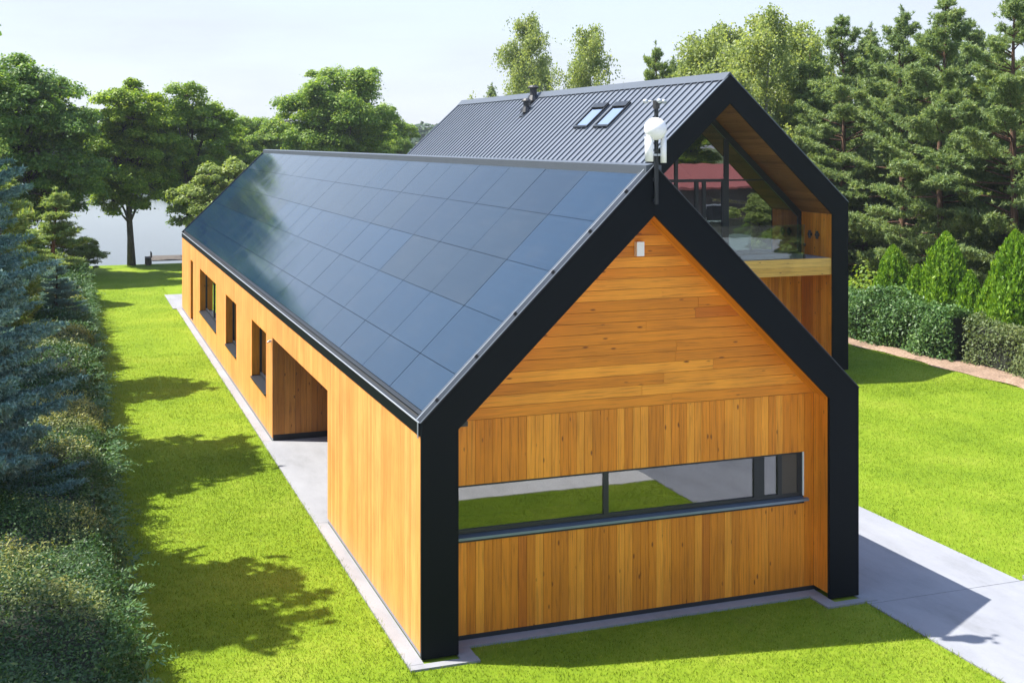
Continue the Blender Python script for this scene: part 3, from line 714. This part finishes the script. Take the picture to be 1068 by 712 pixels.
def broadleaf(h, r, base, lobes=14, per=300, leaf=.11, trunk_r=.22, sub=10, gap=.30):
    """tapered trunk, limbs to lobes, each lobe a set of leafy sprays with gaps between"""
    tr = make_trunk_curve(h * .82)
    mb = MB(); tr[0] = Vector((0, 0, -.3)); mb.tube(tr, [trunk_r * (1.25 if i == 0 else 1) * (1 - .82 * i / 6) for i in range(7)], 10)
    C = []; cz = (base + h) / 2; hz = (h - base) / 2; tries = 0
    while len(C) < lobes and tries < 4000:
        tries += 1
        q = unit(rng.normal(size=3)) * rng.uniform(.35, 1.) ** .5
        w = 1.0 if q[2] > -.1 else 1.0 - .6 * (-q[2] - .1)
        k = rng.uniform(.82, 1.12)
        p = np.array([q[0] * r * .70 * w * k, q[1] * r * .70 * w * k, cz + q[2] * hz * .80 * k])
        if all(np.linalg.norm((p - c) * [1, 1, 1.15]) > r * .40 for c in C): C.append(p)
    cs, ns = [], []
    for p in C:
        t = min(.95, max(.28, (p[2] - .22 * h) / h)); a = at_curve(tr, t * .95); P = Vector(p); lr = r * rng.uniform(.28, .42)
        mid = a.lerp(P, .5) + Vector((0, 0, .06 * h * rng.uniform(-.3, .6)))
        mb.tube([a, mid, P], [trunk_r * .36, trunk_r * .2, .03], 6)
        for j in range(sub):
            d_ = unit(rng.normal(size=3) + [0, 0, .25]); sp = p + d_ * lr * rng.uniform(.55, 1.15) * np.array([1.1, 1.1, .8])
            mb.tube([P, Vector(sp)], [.03, .008], 4)
            rc = lr * rng.uniform(.30, .52); k = int(per * rng.uniform(.6, 1.3))
            dd = unit(rng.normal(size=(k, 3))); rad = rng.random(k) ** .42
            off = dd * rad[:, None] * rc * np.array([1.25, 1.25, .62]) * (1 + .35 * rng.normal(size=(k, 1)) * (rng.random((k, 1)) < .25))
            off[:, 2] -= .22 * (off[:, 0] ** 2 + off[:, 1] ** 2) / rc
            cs.append(sp + off); ns.append(unit(dd * .45 + d_ * .25 + np.array([0, 0, .75]) + rng.normal(0, .5, (k, 3))))
    c = np.concatenate(cs); nn = np.concatenate(ns); k = len(c); sz = leaf * rng.uniform(.55, 1.25, k)
    return mb, c, *axes(nn, sz, sz * .6)

def birch(h, r, base, strands=900, leaf=.085):
    tr = make_trunk_curve(h, .04); mb = MB(); tr[0] = Vector((0, 0, -.3)); mb.tube(tr, [.15 * (1 - .93 * i / 6) for i in range(7)], 8)
    cs, al = [], []
    nb = 46
    for i in range(nb):
        t = base / h + (1 - base / h) * (i + .5) / nb; a = at_curve(tr, min(.99, t)); ang = rng.uniform(0, 6.28)
        prof = (1 - ((t - base / h) / (1 - base / h)) ** 2.0) * .85 + .16
        if t < base / h + .12: prof *= .75
        ln = r * prof * rng.uniform(.6, 1.1); up = rng.uniform(.5, 1.1) * ln
        tip = a + Vector((math.cos(ang) * ln, math.sin(ang) * ln, up)); mid = a.lerp(tip, .5) + Vector((0, 0, .12 * ln))
        mb.tube([a, mid, tip], [.035 * (1 - .6 * t), .02, .006], 4)
        for j in range(strands // nb):
            q = rng.uniform(.25, 1.05); p = np.array(a.lerp(mid, q * 2) if q < .5 else mid.lerp(tip, q * 2 - 1)) + rng.normal(0, .16, 3)
            k = int(rng.integers(8, 22)); L_ = rng.uniform(.4, 1.5); s = np.linspace(0, 1, k)[:, None]
            drift = rng.normal(0, .25, 3) * [1, 1, 0]
            cs.append(p + drift * s + np.array([0, 0, -1]) * s * L_ + rng.normal(0, .07, (k, 3)))
    c = np.concatenate(cs); k = len(c); nn = unit(rng.normal(size=(k, 3)) * [1, 1, .6]); sz = leaf * rng.uniform(.6, 1.2, k)
    return mb, c, *axes(nn, sz, sz * .6, rng.normal(0, .5, (k, 3)) + [0, 0, -1])

def pine(h, r, base, tufts=5200, needle=.17, width=.022, per=8, trunk_r=.16, shoot=1.):
    tr = make_trunk_curve(h, .02); mb = MB(); tr[0] = Vector((0, 0, -.3)); mb.tube(tr, [trunk_r * (1 - .9 * i / 6) for i in range(7)], 8)
    B = []; z = base
    while z < h * .985:
        f = (z - base) / (h - base)
        prof = max(.07, (1 - f ** 1.7) ** .9) * (.62 + .5 * min(1, f * 3.0)) * .9
        for k in range(5 if f < .85 else 4):
            ang = rng.uniform(0, 6.28); B.append((z + rng.uniform(-.15, .15), f, ang, r * prof * rng.uniform(.45, 1.15)))
        z += .50 + .30 * rng.random()
    tot = sum(b[3] for b in B); P, D = [], []
    for z, f, ang, ln in B:
        a = at_curve(tr, min(.99, z / h)); el = -.15 + .5 * rng.random() + .85 * f ** 2.2
        dirv = Vector((math.cos(ang) * math.cos(el), math.sin(ang) * math.cos(el), math.sin(el)))
        tip = a + dirv * ln + Vector((0, 0, .12 * ln)); mid = a.lerp(tip, .55) - Vector((0, 0, .07 * ln))
        mb.tube([a, mid, tip], [.03 + .012 * ln * (1 - f), .02, .006], 4)
        k = max(5, int(tufts * ln / tot)); q = rng.uniform(.22, 1., k) ** .55
        base_p = np.array([np.array(a.lerp(mid, x / .55) if x < .55 else mid.lerp(tip, (x - .55) / .45)) for x in q])
        sd = np.cross(np.array(dirv), [0, 0, 1]); sd = sd / (np.linalg.norm(sd) + 1e-6)
        spread = (.12 + .16 * ln * (1.12 - q))[:, None] * rng.normal(0, 1, (k, 1))
        P.append(base_p + sd * spread + np.stack([rng.normal(0, .07, k), rng.normal(0, .07, k), rng.normal(.05, .06, k)], -1))
        D.append(unit(np.array(dirv) * .8 + sd * np.sign(spread) * .5 + np.array([0, 0, .55 + .6 * f]) + rng.normal(0, .25, (k, 3))))
    p0 = np.array(at_curve(tr, 1.)); k = int(14 * shoot)
    P.append(p0 + np.stack([rng.normal(0, .03, k), rng.normal(0, .03, k), rng.uniform(-.7, .25, k)], -1)); D.append(np.tile([0, 0, 1.], (k, 1)))
    P = np.concatenate(P); D = np.concatenate(D); n = len(P)
    P = np.repeat(P, per, 0); D = np.repeat(D, per, 0)
    dr = unit(D * .75 + rng.normal(0, .55, D.shape)); ln = needle * rng.uniform(.6, 1.15, len(P))
    c = P + dr * ln[:, None] * .8; nn = unit(rng.normal(size=D.shape))
    return mb, c, *axes(nn, ln, np.full(len(P), width), dr)

def spruce(h, r, twigs_per=34, needle=.046, width=.0125, per=17, whorl=.40, droop=.42):
    mb = MB(); mb.tube([(0, 0, -.3), (0, 0, h * .5), (0, 0, h)], [.16, .09, .01], 10)
    Pb, Dv = [], []; z = .35
    while z < h * .99:
        f = z / h; ln0 = r * (1 - f) ** .9 + .12
        for k in range(8 if f < .8 else 5):
            ang = rng.uniform(0, 6.28); ln = ln0 * rng.uniform(.7, 1.12); dv = np.array([math.cos(ang), math.sin(ang), 0])
            s = np.linspace(0, 1, 6); zz = z + rng.uniform(-.1, .1) - droop * ln * (1.75 * s - 1.3 * s * s) * (1 - .5 * f) + .35 * ln * f * s
            pts = np.stack([dv[0] * ln * s, dv[1] * ln * s, zz], -1); mb.tube([tuple(p) for p in pts], [.022, .018, .014, .011, .008, .004], 4)
            sd = np.array([-dv[1], dv[0], 0]); n = max(6, int(twigs_per * ln / 1.4))
            for j in range(n):
                q = .12 + .88 * (j + rng.random()) / n; i = min(int(q * 5), 4); b = pts[i] + (pts[i + 1] - pts[i]) * (q * 5 - i)
                sg = 1 if j % 2 else -1; tl = (.10 + .42 * ln * .5 * (1.05 - q)) * rng.uniform(.6, 1.2)
                td = unit(dv * .75 + sd * sg * .8 + np.array([0, 0, -.34 + rng.normal(0, .15)]))
                if j > n - 3: td = unit(dv + np.array([0, 0, .1])); tl = .2
                mm = max(2, int(tl / .055)); ss = np.linspace(.05, 1, mm)[:, None]
                Pb.append(b + td * tl * ss); Dv.append(np.tile(td, (mm, 1)))
        z += whorl * rng.uniform(.75, 1.2)
    P = np.concatenate(Pb); D = np.concatenate(Dv)
    P = np.repeat(P, per, 0); D = np.repeat(D, per, 0); k = len(P)
    dr = unit(D * .65 + rng.normal(0, .6, (k, 3)) + [0, 0, .15]); ln = needle * rng.uniform(.6, 1.2, k)
    return mb, P + dr * ln[:, None], *axes(unit(rng.normal(size=(k, 3))), ln, np.full(k, width), dr)

def thuja(h, r, n=15000, leaf=.07):
    f = rng.random(n) ** .85; z = .1 + f * (h - .1); prof = np.minimum(1, np.sqrt(np.clip(f * 6 + .25, 0, 1))) * np.clip(1 - f ** 2.9, 0, 1) ** .75
    ang = rng.uniform(0, 6.283, n); lump = .95 + .17 * np.sin(ang * 5 + 9 * f) * np.sin(f * 19 + ang * 2) + .15 * np.sin(ang * 9 + f * 27) * np.sin(f * 33 - ang * 3) + .08 * np.sin(ang * 13)
    rad = r * prof * lump * rng.uniform(.5, 1.12, n); c = np.stack([np.cos(ang) * rad, np.sin(ang) * rad, z], -1)
    out = np.stack([np.cos(ang), np.sin(ang), 0 * ang], -1); al = out * .45 + np.array([0, 0, 1.]) + rng.normal(0, .3, (n, 3))
    tang = np.stack([-np.sin(ang), np.cos(ang), 0 * ang], -1); nn = unit(tang * rng.normal(0, 1, (n, 1)) + out * .8 + rng.normal(0, .3, (n, 3)))
    sz = leaf * rng.uniform(.6, 1.3, n); mb = MB(); mb.tube([(0, 0, -.2), (0, 0, h * .5), (0, 0, h * .9)], [r * .5, r * .42, .03], 8)
    return mb, c, *axes(nn, sz, sz * .42, al)

class Kind:
    """one tree mesh pair, used again by copies that share it"""
    def __init__(s, gen, bark_m, leaf_m, tname='trunk', cname='crown'):
        s.mb, s.c, s.t1, s.t2 = gen; s.bm, s.lm = bark_m, leaf_m; s.tn, s.cn = tname, cname; s.objs = None
    def put(s, name, x, y, label, cat='tree', group=None, rz=0., scale=(1, 1, 1), z=0.):
        root = thing(name, (x, y, z), label, cat, group); root.rotation_euler.z = rz; root.scale = scale
        if s.objs is None:
            s.objs = [s.mb.build(s.tn, s.bm, root, smooth=True), quads(s.cn, s.c, s.t1, s.t2, s.lm, root)]
        else:
            for o in s.objs:
                c = o.copy(); COL.objects.link(c); c.parent = root
        return root

# --- lakeside trees on the left
K = Kind(broadleaf(10.9, 3.1, 1.5, 24, 460, .085, .22, 12), M['bark'], M['leaf_bright'])
K.put('broadleaf_tree', -4.6, 57.2, 'bright green lakeside tree with a bare trunk standing at the end of the lawn')
K2 = Kind(broadleaf(11.1, 3.1, .9, 24, 460, .085, .24, 12), M['bark'], M['leaf_mid'])
K2.put('broadleaf_tree', -1.1, 59.6, 'round mid green tree by the water just right of the bare trunk', rz=1.)
K3 = Kind(broadleaf(11.8, 4.2, .3, 32, 480, .09, .34, 12), M['bark'], M['leaf_dark'])
K3.put('broadleaf_tree', -10.4, 51.5, 'largest dark green tree at the left edge in front of the lake')
K4 = Kind(broadleaf(13.3, 4.9, .8, 34, 480, .105, .4, 12), M['bark'], M['leaf_mid'])
K4.put('broadleaf_tree', 11.4, 76, 'big round green tree showing above the solar roof ridge')
K5 = Kind(broadleaf(6.7, 2.7, .2, 13, 380, .085, .14), M['bark'], M['leaf_olive'])
K5.put('small_tree', -.1, 50, 'low olive green bushy tree at the far corner of the solar roof')
K.put('broadleaf_tree', -14.5, 57, 'green tree partly behind the largest dark tree at the left edge', rz=2.2, scale=(1.1, 1.1, 1.0))
for i, (x, y, s) in enumerate(((3.5, 82, .8), (6.3, 88, .72), (18, 96, .82), (21, 104, .85), (24.5, 112, .9), (15.5, 90, .68))):
    (K4 if i % 2 else K).put('broadleaf_tree', x, y, 'green broadleaf tree in the row beyond the two roofs', group='trees in the row beyond the roofs', rz=i * 1.3, scale=(s, s, s))
# --- conifers along the left hedge
SP = Kind(spruce(9.4, 2.75, 44, whorl=.25), M['bark'], M['needle_blue'])
SP.put('blue_spruce', -10.05, 5.9, 'large blue grey spruce at the near left edge beside the hedge')
SP2 = Kind(spruce(7.8, 2.4, 40, whorl=.27), M['bark'], M['needle_blue'])
SP2.put('blue_spruce', -10.5, 15.6, 'smaller blue grey spruce behind the large one along the hedge', rz=1.)
SP2.put('blue_spruce', -8.35, 26.5, 'small low blue spruce tucked behind the hedge further back', rz=2.4, scale=(.6, .6, .42))
LP = Kind(pine(7.4, 1.9, .5, 4200, .15, .024, 8), M['bark_pine'], M['needle_lightpine'])
LP.put('pine_tree', -10.6, 26, 'light green pine rising behind the smaller blue spruce')
LP.put('pine_tree', -9.7, 21., 'fresh green pine squeezed between the smaller blue spruce and the hedge', rz=5., scale=(.8, .8, .72))
LP.put('pine_tree', -8.6, 40.5, 'pale green pine by the far end of the hedge left of the lake view', rz=2., scale=(1.05, 1.05, .66))
LP.put('pine_tree', -10.2, 33.5, 'green pine between the hedge and the largest dark tree', rz=4., scale=(1.1, 1.1, .78))
K5.put('shrub', -7.3, 53.0, 'small leafy shrub beside the bare trunk at the water', 'shrub', rz=2., scale=(.55, .55, .36), z=-.25)
DK = Kind(broadleaf(13.2, 2.3, 8.6, 15, 38, .15, .16, 9), M['bark'], M['leaf_dark'])
DK.put('broadleaf_tree', -11.9, 5.75, 'tree beyond the left edge throwing the nearest shadow on the lawn', rz=.4, scale=(1, 1, .9))
DK.put('broadleaf_tree', -12.7, 14.7, 'tree beyond the left edge throwing the broad middle shadow on the lawn', rz=2.2, scale=(1.3, 1.3, 1.))
DK.put('broadleaf_tree', -12.1, 23., 'tree beyond the left edge throwing the third shadow on the lawn', rz=4., scale=(.9, .9, .98))
DK.put('broadleaf_tree', -14.0, -.6, 'tree beyond the left edge shading the near end of the hedge', rz=5., scale=(1.05, 1.05, 1.))

# --- clipped hedge on the left
def hedge_cloud(x0, x1, y0, y1, h, dens, leaf, lumps=.18, side=True):
    A = []
    w = x1 - x0; n = int((y1 - y0) * (w + 2 * h) * dens)
    u = rng.uniform(0, w + 2 * h, n); y = rng.uniform(y0, y1, n)
    left = u < h; right = u > h + w; top = ~left & ~right
    x = np.where(left, x0, np.where(right, x1, x0 + u - h)); z = np.where(left, u, np.where(right, u - h - w, h))
    bul = lumps * (np.sin(y * 1.7 + x * 2.) * .5 + np.sin(y * .63 + 2.) * .5 + np.sin(y * 3.1 + z * 2.5 + x * 3) * .35)
    nrm = np.stack([np.where(left, -1., np.where(right, 1., 0)), 0 * y, np.where(top, 1., .15)], -1)
    e = np.minimum(1, np.minimum(np.abs(x - x0), np.abs(x1 - x)) / .35) ; z = np.where(top, z - .28 * (1 - e) ** 2, z)
    x = np.where(~top, x - np.sign(nrm[:, 0]) * .22 * np.clip((z - h + .5) / .5, 0, 1) ** 2, x)
    c = np.stack([x, y, z], -1) + nrm * (bul + rng.normal(-.06, .08, n))[:, None] + rng.normal(0, .03, (n, 3))
    c[:, 2] = np.maximum(c[:, 2], .02)
    nn = unit(nrm * .8 + rng.normal(0, .65, (n, 3)) + [0, 0, .25]); sz = leaf * rng.uniform(.55, 1.3, n)
    return (c, *axes(nn, sz, sz * .5))
def join(*sets): return tuple(np.concatenate(q) for q in zip(*sets))
HG = thing('hedge', (-8.3, 18, 0), 'long dense hedge with yellow tinged top along the left side of the lawn', 'hedge')
c, a, b = join(hedge_cloud(-9.5, -7.42, -6, 12, 1.6, 2900, .024), hedge_cloud(-9.5, -7.42, 12, 28, 1.6, 1200, .036), hedge_cloud(-9.4, -7.4, 28, 46, 1.55, 420, .06))
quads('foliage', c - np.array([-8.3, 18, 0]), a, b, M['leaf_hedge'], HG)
MB().box(-9.36, -7.6, -8, 45.8, 0, 1.42).build('stems', M['core'], HG, (-8.3, 18, 0))
def sprays(pts, L, leaf, n_leaf, up=.55):
    """arching shoots with leaves along both sides"""
    cs, t1, t2 = [], [], []
    for p in pts:
        ang = rng.uniform(-1.2, 1.2); d_ = np.array([math.cos(ang), math.sin(ang), up * rng.uniform(.6, 1.6)]); ln = L * rng.uniform(.5, 1.2); s = np.linspace(0, 1, n_leaf)[:, None]
        q = p + d_ * s * ln - np.array([0, 0, .5]) * ln * s ** 2; sd = unit(np.cross(d_, [0, 0, 1]))
        for sg in (-1, 1):
            al = unit(d_ * .6 + sd * sg + rng.normal(0, .2, (n_leaf, 3))); sz = leaf * (1.15 - .7 * s[:, 0]) * rng.uniform(.7, 1.2, n_leaf)
            nn = unit(np.array([0, 0, 1.]) + rng.normal(0, .4, (n_leaf, 3))); x1, x2 = axes(nn, sz, sz * .32, al)
            cs.append(q + x1); t1.append(x1); t2.append(x2)
    return np.concatenate(cs), np.concatenate(t1), np.concatenate(t2)
n = 1500; yy = rng.uniform(-4, 44, n); pts = np.stack([-7.45 + rng.normal(0, .12, n) + .1 * np.sin(yy), yy, rng.uniform(.1, 1.5, n)], -1)
c, a, b = sprays(pts, .42, .055, 12)
quads('arching_shoots', c - np.array([-8.3, 18, 0]), a, b, M['leaf_sprig'], HG)

# --- right border: laurel hedge, privet, thujas
LH = thing('laurel_hedge', (18.8, 24, 0), 'glossy dark green laurel hedge behind the mulch bed', 'hedge')
c, a, b = hedge_cloud(18.25, 19.4, 15.75, 38, 1.62, 950, .06, .26)
quads('foliage', c - np.array([18.8, 24, 0]), a, b, M['leaf_laurel'], LH)
MB().box(18.45, 19.2, 15.95, 37.8, 0, 1.35).build('stems', M['core'], LH, (18.8, 24, 0))
PH = thing('privet_hedge', (18.9, 11, 0), 'dull grey green small leaved hedge right of the laurel', 'hedge')
c, a, b = hedge_cloud(18.5, 19.4, 5, 15.5, 1.5, 900, .05, .2)
quads('foliage', c - np.array([18.9, 11, 0]), a, b, M['leaf_privet'], PH)
MB().box(18.68, 19.2, 5.2, 15.3, 0, 1.25).build('stems', M['core'], PH, (18.9, 11, 0))
TH = Kind(thuja(3.95, .86, 17000), M['core'], M['leaf_thuja'], 'stem', 'foliage')
TS = Kind(thuja(2.7, .46, 7000), M['core'], M['leaf_thuja'], 'stem', 'foliage')
TH.put('thuja', 20.05, 18.1, 'tall rounded bright green thuja in the middle behind the laurel hedge', 'conifer', 'thujas behind the hedges')
TH.put('thuja', 20.1, 21.0, 'leftmost tall thuja behind the laurel hedge next to the house', 'conifer', 'thujas behind the hedges', 1., (.86, .86, .83))
TH.put('thuja', 20.0, 14.8, 'tallest thuja at the right edge behind the small leaved hedge', 'conifer', 'thujas behind the hedges', 2., (1.02, 1.02, 1.07))
TS.put('thuja', 20., 19.55, 'small slim thuja between the leftmost and the middle tall thujas', 'conifer', 'thujas behind the hedges', .5)
TS.put('thuja', 20., 16.85, 'small slim thuja just right of the middle tall thuja', 'conifer', 'thujas behind the hedges', 1.5, (1.1, 1.1, 1.02))
TS.put('thuja', 20.1, 16.05, 'small thuja tucked against the tallest thuja at the right edge', 'conifer', 'thujas behind the hedges', 2.5, (1.05, 1.05, .98))
TS.put('thuja', 20.2, 19.05, 'smallest thuja pressed to the left side of the middle tall one', 'conifer', 'thujas behind the hedges', 3.5, (.9, .9, .86))
TH.put('thuja', 20.1, 12.4, 'thuja beyond the right edge of the view behind the small leaved hedge', 'conifer', 'thujas behind the hedges', 4.)

# --- wood behind the garden
PK = [Kind(pine(13.2, 4.0, 1.0, 13000, .115, .018, 11, .2), M['bark_pine'], M['needle_pine']),
      Kind(pine(12.4, 3.6, 1.2, 12000, .115, .018, 11, .18), M['bark_pine'], M['needle_pine']),
      Kind(pine(11.0, 3.5, .8, 12000, .115, .018, 11, .18), M['bark_pine'], M['needle_lightpine'])]
front = [(27, 22.5, 0, 1.0), (26.6, 26.2, 1, 1.04), (27.3, 30., 0, .98), (26.5, 33.6, 1, 1.03), (27.2, 37.2, 2, 1.05), (28.5, 18.5, 0, 1.02), (28., 14.5, 1, 1.)]
for i, (x, y, k, s) in enumerate(front):
    PK[k].put('pine_tree', x, y, 'dark green pine in the front row of the wood behind the thujas', group='pines in the front row of the wood', rz=i * 2.1, scale=(s * 1.05, s * 1.05, s))
back = []
for r_, xx in enumerate((31, 35, 39.5)):
    for j in range(10):
        back.append((xx + rng.uniform(-1, 1), 19 + j * 4.4 + r_ * 1.7 + rng.uniform(-1, 1)))
for i, (x, y) in enumerate(back):
    s = rng.uniform(.92, 1.06)
    PK[i % 3].put('pine_tree', x, y, 'pine deeper in the wood behind the front row of pines', group='pines deeper in the wood', rz=i * 1.7, scale=(s, s, s))
BK = [Kind(birch(13.4, 3.4, 1.0, 2500, .075), M['bark_birch'], M['leaf_birch']), Kind(birch(12.4, 3.1, .8, 2300, .075), M['bark_birch'], M['leaf_birch'])]
bir = [(25.6, 38.8, 0, 1.0), (24.6, 42.6, 1, 1.02), (27.6, 44.5, 0, 1.0), (26.4, 44.2, 1, 1.0), (22.9, 36.4, 1, .82), (28.5, 40.6, 1, 1.05)]
for i, (x, y, k, s) in enumerate(bir):
    BK[k].put('birch_tree', x, y, 'pale yellow green birch in the grove beside the tall gable', 'tree', 'birches in the grove beside the gable', i * 1.9, (s * 1.3, s * 1.3, s))
BK[0].put('birch_tree', 25.6, 75.5, 'taller birch above the grey roof behind the vent pipes', 'tree', None, 1., (1.3, 1.3, 1.24))
BK[1].put('birch_tree', 28.2, 77, 'slim birch shoulder to the taller birch above the grey roof', 'tree', None, 2., (1.1, 1.1, 1.1))
BK[1].put('birch_tree', 25.8, 62, 'birch above the grey roof behind the skylights', 'tree', None, 3., (1.2, 1.2, 1.18))
PK[2].put('pine_tree', 26, 52., 'lone green pine top showing above the grey roof ridge', scale=(.9, .9, 1.18))
PK[2].put('pine_tree', 24.8, 45.4, 'light green pine top at the peak of the grey roof', rz=2., scale=(.85, .85, 1.1))
for i, (x, y) in enumerate(((33, 62), (38, 58), (36, 70), (42, 66), (32, 84), (38, 92), (30.5, 96), (36, 104))):
    (PK[i % 3]).put('pine_tree', x, y, 'far pine beyond the birch grove', group='far pines beyond the grove', rz=i * 1.1, scale=(1., 1., .95))
for i, (x, y) in enumerate(((30, -46), (37, -49), (44, -47), (51, -43), (58, -38), (25, -40))):
    (K2 if i % 2 else K).put('broadleaf_tree', x, y, 'garden tree behind the red roofed house mirrored in the gable glass', group='trees mirrored in the gable glass', rz=i * 1.2, scale=(1.2, 1.2, 1.1))
K5.put('small_tree', 29.6, -9.3, 'olive green bushy tree mirrored in the large pane of the gable glass', rz=1.4, scale=(.8, .8, .68))
K5.put('small_tree', 33.5, -14., 'second olive green bush beside it mirrored in the gable glass', rz=3.4, scale=(.7, .7, .5))
NB = thing('neighbour_house', (38.5, -34, 0), 'low red roofed neighbouring house mirrored in the gable glass', 'house'); og = (38.5, -34, 0)
m = MB(); m.box(33, 44, -37.5, -30.5, -.05, 3.5)
m.prism([(33, -37.5, 3.501), (33, -30.5, 3.501), (33, -34, 4.9)], [(44, -37.5, 3.501), (44, -30.5, 3.501), (44, -34, 4.9)]); m.build('wall', M['interior'], NB, og)
for sg, nm in ((1, 'roof'), (-1, 'roof')):
    m = MB(); m.prism([(32.4, -34 + sg * 4.1, 3.62), (32.4, -34 + sg * .003, 5.3), (32.4, -34 + sg * .003, 5.12), (32.4, -34 + sg * 4.1, 3.46)], [(44.6, -34 + sg * 4.1, 3.62), (44.6, -34 + sg * .003, 5.3), (44.6, -34 + sg * .003, 5.12), (44.6, -34 + sg * 4.1, 3.46)]); m.build(nm, M['red'], NB, og)
for x in (34, 37.2, 41.5):
    w = MB().box(x, x + 1.6, -30.5, -30.44, 1., 2.3).build('window', M['white'], NB, og); MB().box(x + .1, x + 1.5, -30.44, -30.43, 1.1, 2.2).build('pane', M['frame'], w, og)
MB().box(39.6, 40.6, -30.5, -30.44, 0, 2.1).build('door', M['bark'], NB, og)
# undergrowth at the foot of the wood
n = 330; px = rng.uniform(22.5, 42, n); py = rng.uniform(10, 58, n); cs, t1, t2 = [], [], []
for x, y in zip(px, py):
    k = 130; hh = rng.uniform(.5, 2.1); d_ = unit(rng.normal(size=(k, 3))) * (rng.uniform(.3, 1, k) ** .5)[:, None]
    p = np.array([x, y, hh * .5]) + d_ * np.array([.8, .8, hh * .55]); p[:, 2] = np.maximum(p[:, 2], .02); sz = rng.uniform(.06, .13, k)
    a, b = axes(unit(d_ + [0, 0, .6] + rng.normal(0, .5, (k, 3))), sz, sz * .6); cs.append(p); t1.append(a); t2.append(b)
o = quads('undergrowth', np.concatenate(cs), np.concatenate(t1), np.concatenate(t2), M['leaf_mid'])
tag(o, 'loose leafy undergrowth on the floor of the pine wood', 'undergrowth', kind='stuff')
# far wood across the lake
n = 800; px = rng.uniform(-160, 330, n); py = 332 + rng.uniform(0, 30, n); cs, t1, t2 = [], [], []
for x, y in zip(px, py):
    k = 150; hh = rng.uniform(6, 8.2) + 4.5 * min(1, max(0, (x - 18) / 14)); rr = rng.uniform(2.8, 4.6); d_ = unit(rng.normal(size=(k, 3))); d_[:, 2] = np.where(d_[:, 2] < -.5, -d_[:, 2], d_[:, 2])
    p = np.array([x, y, hh * .52]) + d_ * np.array([rr, rr, hh * .5]) * rng.uniform(.8, 1.08, (k, 1)); sz = rng.uniform(.5, 1., k)
    a, b = axes(unit(d_ + [0, 0, .4] + rng.normal(0, .4, (k, 3))), sz, sz * .7); cs.append(p); t1.append(a); t2.append(b)
o = quads('far_wood', np.concatenate(cs), np.concatenate(t1), np.concatenate(t2), M['leaf_far'])
tag(o, 'hazy far wood on the opposite shore of the lake', 'wood', kind='stuff')
HZ = NT('thin_haze'); vp = HZ.n('VolumePrincipled'); vp.inputs['Density'].default_value = .00025; vp.inputs['Color'].default_value = (.82, .9, 1, 1); vp.inputs['Anisotropy'].default_value = .2
HZ.t.links.new(vp.outputs[0], HZ.out.inputs['Volume'])
tag(MB().box(-420, 700, -120, 720, -6, 26).build('haze', HZ.m), 'thin pale summer haze filling the air over the garden and lake', 'haze', kind='stuff')
# jetty by the shore
J = thing('jetty', (-2.3, 60, 0), 'low grey wooden jetty at the lake edge beyond the lawn', 'jetty'); og = (-2.3, 60, 0)
boards(lambda u, v, w: (u, v, .12 - w), -3.4, -1.0, lambda u: (58.2, 61.4), .14, (), .04, .01).build('deck', M['bark'], J, og)
for q in (-3.3, -1.1): MB().box(q - .05, q + .05, 61.2, 61.3, -1.4, .078).build('post', M['bark'], J, og)
B_ = thing('garden_bench', (-3.7, 57.2, 0), 'small dark bench at the end of the lawn right of the bare trunk', 'bench'); og = (-3.7, 57.2, 0)
MB().box(-3.86, -3.55, 56.7, 57.8, .36, .41).build('seat', M['bark'], B_, og)
MB().box(-3.55, -3.51, 56.7, 57.8, .42, .70).build('backrest', M['bark'], B_, og)
for q in (56.75, 57.69): MB().box(-3.85, -3.56, q, q + .06, -.05, .358).build('leg', M['bark'], B_, og)
print('objects', len(bpy.data.objects), 'faces', sum(len(m_.polygons) for m_ in bpy.data.meshes))
